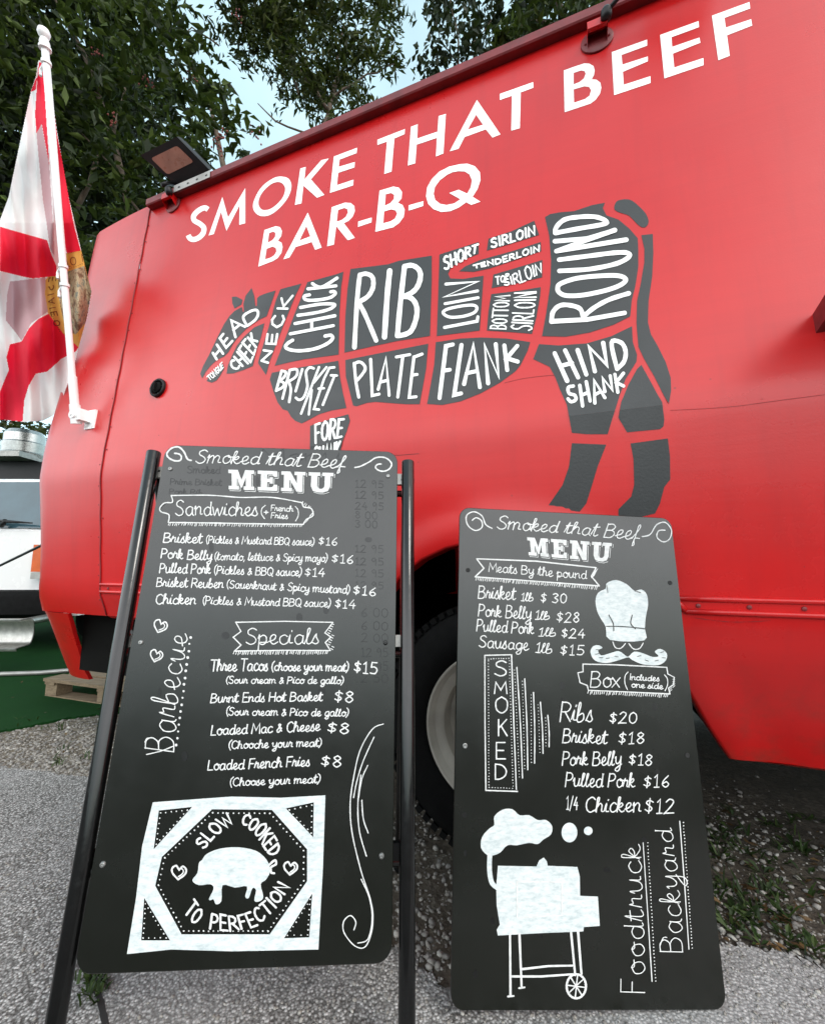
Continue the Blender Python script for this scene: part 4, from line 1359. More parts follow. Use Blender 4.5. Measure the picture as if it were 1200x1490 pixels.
for c, p in ((A1, (137, 121)), (A1, (1041, 151)), (A2, (68, 150)), (A2, (1038, 151)), (A3, (135, 290)), (A3, (1053, 262))):
    o = bA(*c(p), 0)
    mb = MB()
    mb.lathe(o, nA, [(.0050, 0), (.0047, .0018), (.0036, .003), (.0022, .0032), (.002, .0012), (.0003, .001)], 14)
    mb.build('bolt', MAT['bolt'] if random.random() < .5 else MAT['black_metal'], boardA, smooth=True, angle=35)
for c, p, mm in ((B1, (132, 323), 'hole'), (B1, (1085, 383), 'hole'), (B2, (115, 491), 'bolt'), (B2, (1135, 535), 'hole')):
    o = bB(*c(p), .0004)
    mb = MB()
    mb.lathe(o, nB, [(.0052, .0002), (.0048, .0009), (.0034, .0006), (.0003, .0004)], 14)
    mb.build('bolt_hole' if mm == 'hole' else 'bolt', MAT[mm], boardB, smooth=True)

# ---- wiped lettering, then the writing of the taller sign
gh = Decal(lambda x, y, l=0: bA(x, y, l * .3 + .0001))
for yy, t in ((200, '12 95'), (246, '12 95'), (292, '24 95'), (330, '8 00'), (367, '3 00'), (470, '12 95'), (523, '12 95'), (572, '12 95'), (622, '12 95')):
    write(gh, A1, t, [(905, yy - 4), (1022 - (25 if len(t) < 5 else 0), yy)], 30, 5)
for yy, t in ((50, '6 00'), (102, '6 00'), (150, '2 00'), (208, '12 95'), (262, '12 95'), (310, '2 50')):
    write(gh, A2, t, [(942, yy - 3), (1048, yy)], 34, 4.5)
write(gh, A1, 'Smoked', [(205, 138), (345, 140)], 30, 5)
write(gh, A1, 'Prime Brisket', [(135, 186), (350, 190)], 26, 4.5)
write(gh, A1, 'Pork Rib', [(130, 225), (270, 228)], 22, 4)
write(gh, A1, 'Menu', [(500, 90), (850, 85)], 50, 5)
for _ in range(14):
    x, y = random.uniform(190, 540), random.uniform(700, 1150)
    gh.dot(x, y, random.uniform(2, 6), 0, random.uniform(3, 8), 10)
gh.mb.build('wiped_lettering', MAT['ghost'], boardA)

D = Decal(bA)


def S(dec, c, w, *sts, sm=True, closed=False):
    for s in sts: dec.stroke(c.L(s), w * c.k, smooth=sm, closed=closed, jit=.12)


def hatch(dec, c, a, b, n, ln, w, ang=-.5):
    for k in range(n):
        t = (k + random.uniform(-.25, .25)) / n
        x, y = a[0] + (b[0] - a[0]) * t, a[1] + (b[1] - a[1]) * t
        dec.stroke(c.L([(x, y), (x + ln * ang * .6, y + ln * random.uniform(.8, 1.15))]), w * c.k, smooth=False)


def heart(dec, c, x, y, s, w, rot=0.0):
    base = [(0, .9), (-.75, .2), (-.85, -.4), (-.4, -.75), (0, -.35), (.4, -.75), (.85, -.4), (.75, .2), (0, .9)]
    ca, sa = math.cos(rot), math.sin(rot)
    f = lambda k: [(x + s * k * (px * ca - py * sa), y + s * k * (px * sa + py * ca)) for px, py in base]
    S(dec, c, w, f(1)); S(dec, c, w * .7, f(.62)[4:])


z4c, z5c = Crop(170, 630, 9.23), Crop(530, 640, 10.9)
S(D, z4c, 22, [(1000, 370), (950, 350), (900, 250), (830, 190), (740, 205), (675, 275), (700, 335), (780, 375), (850, 370), (870, 325), (840, 285), (780, 275)])
S(D, z5c, 22, [(-150, 440), (-60, 420), (80, 350), (170, 290), (270, 275), (360, 300), (428, 370), (415, 440), (350, 490), (260, 497), (190, 460), (180, 420), (215, 390), (265, 385)])
write(D, A1, 'Smoked that Beef', [(240, 97), (480, 102), (860, 120)], [(245, 40), (480, 50), (868, 64)], 6.5, slant=.12)


def slab_menu(dec, c, base, top):
    """MENU in chunky slab capitals with a thin drop line"""
    def q(x, y):
        b, t = lerp_path_ext(base, x), lerp_path_ext(top, x)
        return c((b[0] + (t[0] - b[0]) * y, b[1] + (t[1] - b[1]) * y))
    Mo = [(0, 0), (0, .18), (.03, .18), (.03, .82), (0, .82), (0, 1), (.09, 1), (.125, .5), (.16, 1), (.245, 1), (.245, .82), (.22, .82), (.22, .18), (.245, .18), (.245, 0), (.145, 0), (.145, .18), (.165, .18), (.165, .62), (.13, .12), (.115, .12), (.08, .62), (.08, .18), (.10, .18), (.10, 0)]
    Eo = [(.28, 0), (.28, .17), (.31, .17), (.31, .83), (.28, .83), (.28, 1), (.465, 1), (.465, .70), (.435, .70), (.42, .82), (.37, .82), (.37, .60), (.395, .60), (.395, .68), (.425, .68), (.425, .36), (.395, .36), (.395, .43), (.37, .43), (.37, .18), (.42, .18), (.435, .31), (.467, .31), (.467, 0)]
    No = [(.505, 0), (.505, .17), (.53, .17), (.53, .83), (.505, .83), (.505, 1), (.59, 1), (.655, .42), (.655, .83), (.63, .83), (.63, 1), (.735, 1), (.735, .83), (.71, .83), (.71, 0), (.655, 0), (.585, .60), (.585, .17), (.61, .17), (.61, 0)]
    Uo = [(.765, 1), (.765, .83), (.79, .83), (.79, .30), (.81, .08), (.855, 0), (.91, 0), (.955, .08), (.975, .30), (.975, .83), (1, .83), (1, 1), (.895, 1), (.895, .83), (.92, .83), (.92, .30), (.905, .20), (.88, .18), (.86, .22), (.85, .32), (.85, .83), (.875, .83), (.875, 1)]
    for l in (Mo, Eo, No, Uo):
        dec.fill([[q(x, y) for x, y in l]])
        sh = [(x + .012, y - .07) for x, y in l]
        n = len(sh)
        for i in range(n):
            a, b = sh[i], sh[(i + 1) % n]
            right = (b[0] - a[0]) < 0 and abs(b[1] - a[1]) < .02
            side = (b[1] - a[1]) < 0 and abs(b[0] - a[0]) < .01
            orient = sum((l[j][0] * l[(j + 1) % n][1] - l[(j + 1) % n][0] * l[j][1]) for j in range(n)) > 0
            if orient: pick = ((b[0] - a[0]) > 0 and abs(b[1] - a[1]) < .12) or ((b[1] - a[1]) > 0 and abs(b[0] - a[0]) < .02)
            else: pick = ((b[0] - a[0]) < 0 and abs(b[1] - a[1]) < .12) or ((b[1] - a[1]) < 0 and abs(b[0] - a[0]) < .02)
            if pick and math.dist(a, b) > .03:
                dec.stroke([q(*a), q(*b)], 2.4 * c.k, smooth=False)


slab_menu(D, A1, [(380, 206), (810, 221)], [(378, 124), (815, 138)])
S(D, A1, 5, [(142, 232), (300, 231), (430, 240), (560, 240), (685, 262)], [(685, 262), (692, 280), (722, 286), (730, 315), (702, 332), (690, 352)], [(690, 352), (520, 350), (300, 346), (130, 344)], [(130, 344), (132, 312), (100, 300), (95, 283), (115, 263), (147, 260), (142, 232)])
hatch(D, A1, (132, 345), (695, 352), 62, 11, 3)
hatch(D, A1, (732, 300), (700, 345), 6, 9, 3, -1.5); hatch(D, A1, (690, 258), (728, 285), 5, 9, 3, -1)
write(D, A1, 'Sandwiches', [(158, 314), (500, 318)], 60, 6.5)
write(D, A1, '(', [(510, 322), (532, 322)], 46, 5); write(D, A1, '+', [(526, 312), (545, 312)], 26, 5)
write(D, A1, 'French', [(555, 296), (648, 299)], 24, 5); write(D, A1, 'Fries', [(555, 326), (626, 329)], 24, 5); write(D, A1, ')', [(656, 330), (674, 330)], 50, 5)
for t, b, cap, w in (('Brisket', [(108, 428), (270, 431)], 40, 7), ('(Pickles & Mustard BBQ sauce)', [(285, 430), (735, 440)], 31, 5.6), ('$16', [(752, 437), (830, 440)], 32, 5.6),
                     ('Pork Belly', [(98, 492), (310, 502)], 40, 7), ('(tomato, lettuce & Spicy mayo)', [(320, 500), (790, 508)], 32, 5.4), ('$16', [(806, 510), (896, 516)], 34, 6),
                     ('Pulled Pork', [(92, 553), (305, 558)], 40, 7), ('(Pickles & BBQ sauce)', [(318, 558), (683, 567)], 34, 6), ('$14', [(695, 567), (778, 570)], 34, 6),
                     ('Brisket Reuben', [(80, 611), (358, 617)], 38, 6.4), ('(Sauerkraut & Spicy mustard)', [(370, 616), (882, 640)], 33, 5.6), ('$16', [(895, 642), (990, 650)], 36, 6),
                     ('Chicken', [(75, 683), (243, 684)], 42, 7), ('(Pickles & Mustard BBQ sauce)', [(270, 684), (803, 696)], 33, 5.6), ('$14', [(820, 698), (905, 702)], 35, 6)):
    write(D, A1, t, b, cap, w, slant=.06)
S(D, A2, 4.5, [(445, 70), (640, 66), (830, 70)], [(830, 70), (798, 112), (822, 128), (800, 150), (820, 182)], [(820, 182), (640, 181), (440, 184)], [(440, 184), (466, 160), (435, 129), (466, 106), (445, 70)], sm=False)
hatch(D, A2, (440, 185), (818, 183), 46, 12, 3.2)
for k in range(12):
    y = 75 + k * 9; D.stroke(A2.L([(826 - (k % 5) * 4, y), (834 - (k % 5) * 4, y + 4)]), 3 * A2.k, smooth=False)
write(D, A2, 'Specials', [(485, 158), (775, 156)], 62, 6)
for t, b, cap, w in (('Three Tacos', [(345, 264), (572, 262)], 46, 7), ('(choose your meat)', [(585, 262), (892, 264)], 34, 6.4), ('$15', [(912, 268), (1004, 277)], 44, 7),
                     ('(Sour cream & Pico de gallo)', [(405, 312), (872, 314)], 28, 5.6), ('Burnt Ends Hot Basket', [(345, 389), (788, 381)], 36, 6.2), ('$8', [(834, 386), (910, 388)], 44, 7),
                     ('(Sour cream & Pico de gallo)', [(405, 438), (892, 443)], 30, 5.8), ('Loaded Mac & Cheese', [(345, 518), (778, 500)], 40, 6.6), ('$8', [(806, 508), (893, 512)], 42, 7),
                     ('(Chooche your meat)', [(415, 572), (785, 562)], 32, 5.8), ('Loaded French Fries', [(332, 658), (738, 640)], 40, 6.6), ('$8', [(782, 640), (862, 645)], 42, 7),
                     ('(Choose your meat)', [(420, 720), (780, 706)], 32, 5.8)):
    write(D, A2, t, b, cap, w, slant=.06)
heart(D, A2, 146, 85, 30, 5.5, .35); heart(D, A2, 130, 202, 28, 5.5, .3)
write(D, A2, 'Barbecue', [(200, 585), (218, 350), (256, 118)], [(88, 578), (120, 340), (172, 112)], 6.2, gap=.9)
S(D, A2, 4, [(92, 594), (150, 580), (200, 560)], [(86, 545), (95, 530), (120, 528)])
D.dots(A2((210, 557)), A2((265, 130)), 17, 5 * A2.k)
S(D, A2, 4, [(1030, 473), (985, 495), (935, 585), (908, 710), (900, 770)], [(993, 525), (950, 620), (925, 700), (912, 765)], [(968, 637), (945, 690), (932, 764)])
S(D, A3, 3.6, [(962, -5), (950, 80), (955, 180), (985, 310), (1020, 420), (1022, 500), (1000, 560), (965, 558), (930, 515), (928, 478), (950, 458), (968, 478), (962, 505)], [(985, -5), (975, 90), (980, 180), (1003, 262)], [(988, 78), (993, 140), (1009, 186)], [(986, 338), (1013, 400), (1022, 470), (1008, 535), (975, 548)])
D.mb.build('chalk_lettering', MAT['chalk'], boardA)

PG = Decal(bA)
octg = [(495, 108), (692, 110), (808, 240), (808, 345), (685, 520), (395, 520), (308, 360), (330, 265)]
tris = [[(320, 112), (430, 100), (303, 240)], [(738, 105), (830, 85), (828, 200)], [(272, 400), (357, 540), (262, 540)], [(825, 385), (815, 530), (732, 533)]]
PG.fill([A3.L([(300, 85), (560, 66), (720, 70), (868, 62), (860, 300), (845, 570), (560, 576), (360, 570), (215, 585), (245, 400), (265, 230)]), A3.L(octg)] + [A3.L(t) for t in tris])
PG.fill([A3.L(catmull([(430, 342), (447, 318), (452, 285), (462, 275), (478, 255), (520, 238), (580, 233), (640, 245), (675, 275), (687, 310), (672, 340), (655, 355), (664, 398), (648, 412), (634, 408), (640, 375), (628, 368), (616, 400), (604, 395), (610, 362), (570, 366), (530, 358), (526, 410), (508, 421), (500, 405), (488, 408), (486, 400), (500, 370), (490, 355), (452, 358)], True, 3))])
PG.mb.build('pig_emblem', MAT['chalk_fill'], boardA)
PL = Decal(lambda x, y, l=0: bA(x, y, l + .0006))
S(PL, A3, 7, [(684, 290), (702, 275), (706, 288), (690, 298), (690, 315), (700, 318)])
cx_, cy_ = 560, 310
for k in range(8):
    a, b = octg[k], octg[(k + 1) % 8]
    sh = lambda p: (p[0] + (cx_ - p[0]) * .045, p[1] + (cy_ - p[1]) * .055)
    a, b = sh(a), sh(b)
    PL.dots(A3(a), A3(b), int(math.dist(a, b) / 15), 2.6 * A3.k)
for t in tris:
    c = (sum(p[0] for p in t) / 3, sum(p[1] for p in t) / 3)
    for i in range(3):
        a, b = t[i], t[(i + 1) % 3]
        sh = lambda p: (p[0] + (c[0] - p[0]) * .2, p[1] + (c[1] - p[1]) * .2)
        a, b = sh(a), sh(b)
        PL.dots(A3(a), A3(b), max(3, int(math.dist(a, b) / 14)), 2.4 * A3.k)
write(PL, A3, 'SLOW', [(470, 236), (508, 193), (568, 148)], [(438, 218), (482, 158), (545, 120)], 7, wob=.2)
write(PL, A3, 'COOKED', [(592, 150), (640, 190), (690, 264)], [(606, 120), (680, 158), (724, 240)], 7, wob=.2)
write(PL, A3, 'TO', [(405, 447), (440, 487)], [(436, 404), (468, 450)], 7, wob=.2)
write(PL, A3, 'PERFECTION', [(488, 500), (560, 507), (640, 492), (700, 438), (752, 362)], [(494, 448), (560, 462), (620, 448), (672, 405), (716, 345)], 7, wob=.2, gap=1.2)
heart(PL, A3, 387, 314, 27, 6, .1); heart(PL, A3, 754, 300, 25, 6, .1)
PL.mb.build('emblem_lettering', MAT['chalk'], boardA)

# ---- the writing of the shorter board
D = Decal(bB)
S(D, B1, 5.5, [(245, 126), (215, 108), (198, 68), (160, 48), (125, 66), (130, 110), (165, 136), (197, 122), (195, 90), (170, 76), (152, 88)])
S(D, B1, 5.5, [(953, 165), (990, 155), (1020, 110), (1060, 98), (1090, 133), (1082, 175), (1052, 190), (1022, 168), (1030, 138), (1060, 135)])
write(D, B1, 'Smoked that Beef', [(265, 128), (600, 150), (935, 184)], [(268, 64), (600, 92), (945, 112)], 7, slant=.12)
slab_menu(D, B1, [(418, 253), (802, 286)], [(410, 168), (810, 196)])
S(D, B1, 6, [(172, 270), (450, 281), (735, 312)], [(735, 312), (712, 352), (750, 398)], [(750, 398), (450, 376), (165, 355)], [(165, 355), (206, 315), (172, 270)], sm=False)
hatch(D, B1, (170, 357), (750, 402), 64, 13, 3.6)
for k in range(6): D.stroke(B1.L([(742 - k * 3, 318 + k * 6), (728 - k * 3, 330 + k * 6)]), 3 * B1.k, smooth=False)
write(D, B1, 'Meats By the pound', [(228, 330), (690, 366)], 42, 6)
for t, b, cap, w in (('Brisket', [(178, 457), (355, 463)], 60, 7), ('1lb', [(380, 468), (440, 470)], 38, 6.5), ('$ 30', [(472, 475), (595, 479)], 44, 7),
                     ('Pork Belly', [(178, 540), (428, 556)], 58, 7), ('1lb', [(446, 556), (518, 557)], 40, 6.5), ('$28', [(548, 567), (655, 570)], 46, 7),
                     ('Pulled Pork', [(170, 610), (440, 626)], 54, 7), ('1lb', [(462, 634), (548, 637)], 40, 6.5), ('$24', [(570, 642), (680, 645)], 44, 7),
                     ('Sausage', [(182, 686), (415, 702)], 56, 7), ('1lb', [(448, 712), (530, 718)], 46, 6.5), ('$15', [(564, 722), (676, 726)], 46, 7)):
    write(D, B1, t, b, cap, w, slant=.06)
S(D, B1, 5, [(813, 662), (825, 688), (850, 692), (872, 670)], [(890, 670), (912, 695), (940, 693), (957, 668)])
S(D, B2, 5, [(655, 115), (800, 118), (1040, 130)], [(1040, 130), (1045, 160), (1075, 176), (1070, 210), (1048, 225), (1055, 252)], [(1055, 252), (860, 243), (680, 235)], [(680, 235), (675, 213), (642, 200), (632, 155), (656, 150), (655, 115)], sm=False)
hatch(D, B2, (682, 237), (1056, 254), 40, 14, 3.6)
for k in range(7): D.stroke(B2.L([(1077 - (k > 4) * 14, 178 + k * 9), (1068 - (k > 4) * 14, 186 + k * 9)]), 3 * B2.k, smooth=False)
write(D, B2, 'Box', [(688, 220), (826, 222)], 74, 7); write(D, B2, '(', [(842, 222), (862, 222)], 64, 6)
write(D, B2, 'Includes', [(868, 187), (1006, 194)], 26, 6); write(D, B2, 'one side', [(876, 222), (1022, 230)], 27, 6); write(D, B2, ')', [(1030, 228), (1048, 228)], 56, 6)
for t, b, cap, w in (('Ribs', [(548, 378), (700, 381)], 88, 7.5), ('$20', [(776, 386), (900, 387)], 52, 7.5), ('Brisket', [(560, 477), (766, 481)], 64, 7.5), ('$18', [(816, 484), (935, 478)], 52, 7.5),
                     ('Pork Belly', [(558, 580), (830, 580)], 64, 7.5), ('$18', [(864, 577), (972, 580)], 50, 7.5), ('Pulled Pork', [(572, 677), (893, 682)], 64, 7.5), ('$16', [(932, 682), (1050, 680)], 54, 7.5),
                     ('1/4', [(578, 782), (632, 786)], 60, 6.5), ('Chicken', [(664, 796), (920, 794)], 70, 8), ('$12', [(936, 800), (1074, 798)], 64, 8)):
    write(D, B2, t, b, cap, w, slant=.06)
S(D, B2, 5.5, [(205, 75), (325, 72)], [(328, 72), (338, 380), (350, 690)], [(355, 700), (210, 695)], [(210, 695), (206, 380), (205, 75)], sm=False)
for cch, x, y, w_ in (('S', 280, 135, 62), ('M', 278, 216, 60), ('O', 282, 305, 62), ('K', 288, 410, 46), ('E', 279, 516, 48), ('D', 279, 610, 58)):
    write(D, B2, cch, [(x - w_ / 2, y + 34), (x + w_ / 2, y + 34)], 72 if cch != 'M' else 54, 6, wob=.1)
D.dots(B2((222, 92)), B2((315, 88)), 9, 2.6 * B2.k); D.dots(B2((226, 682)), B2((332, 686)), 9, 2.6 * B2.k)
D.dots(B2((222, 100)), B2((224, 670)), 44, 2.5 * B2.k); D.dots(B2((318, 100)), B2((335, 675)), 44, 2.5 * B2.k)
for a, b in (((352, 130), (378, 638)), ((388, 182), (402, 600)), ((428, 245), (433, 570)), ((460, 290), (472, 525)), ((494, 350), (500, 495))):
    S(D, B2, 5, [a, ((a[0] + b[0]) / 2 + 3, (a[1] + b[1]) / 2), b])
    n = int((b[1] - a[1]) / 14)
    D.dots(B2((a[0] - 2, a[1] + 16)) if False else B2((a[0] - 12 + 2, a[1] + 12)), B2((b[0] - 14, b[1] - 4)), n, 2.3 * B2.k)
write(D, B3, 'Foodtruck', [(850, 815), (846, 500), (832, 195)], [(752, 820), (762, 500), (748, 205)], 5.5, gap=.8)
S(D, B3, 4, [(880, 766), (862, 480), (843, 190)], [(1033, 632), (1015, 360), (995, 100)], sm=False)
D.dots(B3((895, 765)), B3((862, 190)), 42, 2.6 * B3.k); D.dots(B3((1047, 627)), B3((1010, 105)), 40, 2.6 * B3.k)
write(D, B3, 'Backyard', [(1008, 645), (996, 370), (962, 130)], [(918, 650), (905, 380), (892, 135)], 5.5, gap=.8)
S(D, B3, 4, [(912, 618), (925, 585), (940, 582)])
S(D, B3, 9, [(290, 570), (292, 822)], [(329, 565), (338, 788)], [(543, 560), (560, 738)], [(573, 560), (587, 735)], [(340, 715), (450, 702), (552, 700)], [(295, 745), (420, 745), (560, 735)], sm=False)
S(D, B3, 8, [(282, 828), (305, 826)], [(328, 793), (350, 790)], sm=False)
S(D, B3, 9, [(565 + 40 * math.cos(a), 785 + 50 * math.sin(a)) for a in np.linspace(0, 2 * math.pi, 20)][:-1], closed=True)
for a in (.1, .9, 1.7, 2.5):
    S(D, B3, 5, [(565 + 38 * math.cos(a), 785 + 48 * math.sin(a)), (565 - 38 * math.cos(a), 785 - 48 * math.sin(a))], sm=False)
D.mb.build('chalk_lettering', MAT['chalk'], boardB)
def DFN(): return Decal(lambda x, y, l=0: bB(x, y, l + .0003))
DF = DFN()
DF = DFN()
DF.fill([B1.L(catmull([(800, 652), (780, 590), (745, 530), (732, 470), (745, 430), (780, 410), (785, 385), (830, 370), (880, 390), (915, 420), (950, 415), (975, 440), (980, 490), (970, 540), (965, 600), (962, 655)], True, 3))])
DF.mb.build('chef_hat', MAT['chalk_fill'], boardB)
DF = DFN()
DF.fill([B2.L(catmull([(690, 62), (700, 35), (725, 28), (745, 40), (725, 52), (740, 75), (780, 65), (820, 55), (850, 75), (865, 80), (890, 58), (930, 65), (975, 82), (1003, 78), (985, 58), (1010, 45), (1040, 65), (1036, 98), (1000, 120), (930, 116), (880, 95), (862, 84), (810, 100), (760, 110), (710, 98)], True, 3))])
DF.mb.build('moustache', MAT['chalk_fill'], boardB)
DF = DFN()
DF.fill([B3.L(catmull([(195, 240), (170, 210), (175, 165), (205, 130), (225, 115), (225, 80), (260, 52), (300, 50), (330, 75), (370, 75), (405, 95), (440, 95), (465, 120), (460, 155), (430, 175), (405, 195), (370, 190), (320, 200), (280, 200), (250, 230), (220, 242)], True, 3))])
DF.mb.build('smoke_cloud', MAT['chalk_fill'], boardB)
DF = DFN(); DF.dot(*B3((537, 147)), 33 * B3.k, 0, 41 * B3.k, 24); DF.mb.build('smoke_puff', MAT['chalk_fill'], boardB)
DF = DFN(); DF.dot(*B3((615, 140)), 18 * B3.k, 0, None, 20); DF.mb.build('smoke_puff', MAT['chalk_fill'], boardB)
DF = DFN()
DF.stroke(B3.L([(207, 235), (205, 300), (215, 355), (240, 378)]), 20 * B3.k)
DF.fill([B3.L([(240, 285), (400, 288), (412, 262), (430, 251), (443, 266), (447, 285), (570, 290), (580, 330), (581, 410), (655, 413), (663, 535), (597, 540), (595, 558), (420, 565), (240, 575), (235, 550), (248, 530), (235, 450), (233, 370)])])
DF.mb.build('smoker', MAT['chalk_fill'], boardB)
DK = Decal(lambda x, y, l=0: bB(x, y, l + .0008))
S(DK, B1, 4.5, [(782, 588), (870, 590), (966, 600)], [(795, 535), (815, 575), (818, 610)], [(905, 535), (898, 575), (920, 600)])
S(DK, B1, 2.5, [(785, 395), (790, 430)], [(915, 420), (945, 430)])
for p in [(712, 70), (730, 85), (760, 88), (800, 78), (905, 80), (940, 95), (985, 100), (1018, 85), (1010, 62), (715, 48)]:
    S(DK, B2, 2.5, [p, (p[0] + 16, p[1] + random.uniform(-5, 7))])
DK.mb.build('drawing_lines', MAT['board'], boardB)
ln = Decal(lambda x, y, l=0: bB(x, y, l + .0008))
S(ln, B3, 6, [(320, 350), (505, 352), (505, 490), (320, 500), (320, 350)], sm=False)
ln.mb.build('smoker_door', MAT['chalk'], boardB)
sm_ = Decal(lambda x, y, l=0: bB(x, y, .00012))
for _ in range(16):
    x, y = random.uniform(675, 960), random.uniform(930, 1430)
    sm_.dot(x, y, random.uniform(2, 5), 0, random.uniform(3, 7), 10)
sm_.mb.build('smudges', MAT['ghost'], boardB)
# ------------------------------------------------------------------ flag on its pole
pb, pt = at(110, 604, 1.83), at(63.5, 45, 1.46)
flag = thing('flag', tuple(pb), "red and white flag with a gold seal on a white pole bracketed to the truck", 'flag')
mb = MB()
fp = lambda t: pb.lerp(pt, t)
mb.tube([fp(.02), fp(.98)], .0135, 16)
mb.tube([fp(.03), fp(.11)], .0175, 16)
pole = mb.build('pole', MAT['white_plastic'], flag, smooth=True, angle=50)
mb = MB()
ax = (pt - pb).normalized()
mb.lathe(fp(.955), ax, [(.0135, 0), (.022, .003), (.022, .012), (.015, .016), (.019, .026), (.016, .036), (.013, .044), (.019, .052), (.023, .064), (.019, .078), (.008, .085), (.001, .086)], 24)
mb.build('finial', MAT['white_plastic'], pole, smooth=True, angle=40)
mb = MB()
for t in (.36, .41, .925):
    mb.lathe(fp(t), ax, [(.0135, -.008), (.018, -.006), (.018, .006), (.0135, .008)], 16)
    mb.tube([fp(t) - UX * .015, fp(t) - UX * .034 + V((0, 0, -.02)), fp(t) - UX * .03 + V((0, 0, -.05))], .006, 8)
mb.build('clip', MAT['white_plastic'], pole, smooth=True, angle=40)
mb = MB()
w0 = TP(s_of(pb) + .0, pb.z, .0)
wall = w0 + UX * .03
bx, bz = UX, V((0, 0, 1))
mb.box(wall + NX * .004 - bz * .01, bx * .034, NX * .005, bz * .045)
mb.box(wall + NX * .03 - bx * .008, bx * .017, NX * .028, bz * .026)
mb.tube([fp(-.025), fp(.03)], .021, 14)
mb.lathe(fp(0) + NX * .012, NX, [(.022, -.05), (.024, .0), (.02, .006), (.008, .008), (.008, .012), (.001, .012)], 16)
for i in (-1, 1):
    for j in (-1, 1):
        mb.lathe(wall + NX * .009 + bx * .025 * i + bz * (.032 * j - .01), NX, [(.005, 0), (.004, .003), (.001, .003)], 8)
mb.build('bracket', MAT['white_plastic'], flag, smooth=True, angle=40)

F1, F2 = Crop(0, 20, 4.807), Crop(0, 320, 4.807)
regs = [   # (material, outline) from the back of the picture to the front
    (1, F1.L([(380, 700), (400, 850), (440, 1050), (480, 1280), (520, 1490)]) + F2.L([(565, 215), (470, 235), (440, 140), (425, 0)]) + F1.L([(370, 900)])),
    (3, F2.L([(430, 240), (568, 212), (640, 500), (600, 720), (548, 900), (500, 870), (420, 800), (335, 650), (312, 520), (318, 420), (345, 385), (430, 390)])),
    (5, F2.L([(455, 365), (590, 320), (640, 500), (600, 720), (530, 800), (480, 780), (440, 690), (415, 560), (405, 420)])),
    (1, F2.L([(340, 655), (440, 790), (548, 890), (530, 920), (430, 970), (330, 1060), (250, 1075), (200, 1160), (170, 1260), (158, 1410), (0, 1395), (0, 1200), (40, 1100), (62, 1050), (45, 960), (70, 870), (150, 850), (200, 760), (270, 690)])),
    (1, F2.L([(0, 45), (100, 75), (330, 140), (360, 240), (395, 320), (400, 390), (230, 408), (160, 395), (0, 355)])),
    (1, F1.L([(275, 330), (300, 350), (345, 1060), (292, 770), (255, 835), (245, 700), (262, 440)])),
    (1, F1.L([(248, 455), (215, 545), (250, 530), (262, 440)])),
    (2, F1.L([(290, 770), (255, 835), (270, 1000), (300, 1300), (330, 1490)]) + F2.L([(330, 60), (350, 200), (380, 250), (375, 0)]) + F1.L([(372, 1490), (345, 1060)])),
    (2, F2.L([(70, 430), (320, 400), (315, 520), (335, 640), (220, 720), (150, 845), (120, 800), (40, 700), (50, 520)])),
]
outl = [F1.L([(268, 325), (250, 440), (215, 545), (150, 850), (60, 1280), (-60, 1600)]) + F2.L([(-110, 200), (-80, 700), (-60, 1396), (0, 1396), (160, 1412), (300, 1405), (370, 1370), (440, 1240), (520, 1010), (560, 850), (620, 640), (640, 500), (568, 212)]) + F1.L([(480, 1280), (395, 800), (330, 330)])]


def inside(p, poly):
    c = False
    for i in range(len(poly)):
        (x1, y1), (x2, y2) = poly[i - 1], poly[i]
        if (y1 > p[1]) != (y2 > p[1]) and p[0] < (x2 - x1) * (p[1] - y1) / (y2 - y1) + x1: c = not c
    return c


def flag_pt(x, y):
    t = (y - 90) / 520
    Y = 1.56 + .30 * t + .40 * max(0, t - .45)
    px = 66 + (110 - 66) * (y - 45) / 560
    side = (x - px) / 60
    Y += .035 * math.sin(x * .10 + y * .012) * (0.4 + t) + .02 * math.sin(y * .045 + x * .03) + .015 * math.sin(x * .23 - y * .02)
    if side > 0: Y += .10 * min(1, side * 2)
    return at(x, y, Y)


step = .8
mb = MB(); vid = {}
def gv(i, j):
    if (i, j) not in vid: vid[(i, j)] = mb.vert(flag_pt(-25 + i * step, 85 + j * step))
    return vid[(i, j)]
band = [F2.L([(455, 255), (470, 245), (570, 228), (580, 300), (455, 350)])]
for i in range(int(165 / step)):
    for j in range(int(535 / step)):
        p = (-25 + (i + .5) * step, 85 + (j + .5) * step)
        if not inside(p, outl[0]): continue
        mt = 0
        for mm, pl_ in regs:
            if inside(p, pl_): mt = mm
        mb.face((gv(i, j), gv(i, j + 1), gv(i + 1, j + 1), gv(i + 1, j)), mt)
cl = mb.build('cloth', [MAT[k] for k in ('fl_white', 'fl_red', 'fl_pink', 'fl_gold', 'fl_ink', 'fl_seal')], flag, smooth=True)
FD = Decal(lambda x, y, l=0: flag_pt(x, y) - V((0, .002, 0)))
write(FD, F2, '10 I', [(468, 335), (560, 300), (590, 290)], [(452, 285), (545, 250), (580, 240)], 7)
write(FD, F2, 'E STATE O', [(400, 395), (375, 480), (385, 600), (425, 740)], [(345, 405), (330, 490), (345, 610), (385, 745)], 7)
FD.dots(F2((470, 238)), F2((560, 215)), 9, 3 * F2.k); FD.dots(F2((460, 352)), F2((578, 308)), 9, 3 * F2.k)
FD.dots(F2((322, 410)), F2((318, 540)), 12, 3 * F2.k); FD.dots(F2((320, 560)), F2((420, 780)), 18, 3 * F2.k)
FD.mb.build('seal_lettering', MAT['fl_ink'], cl)

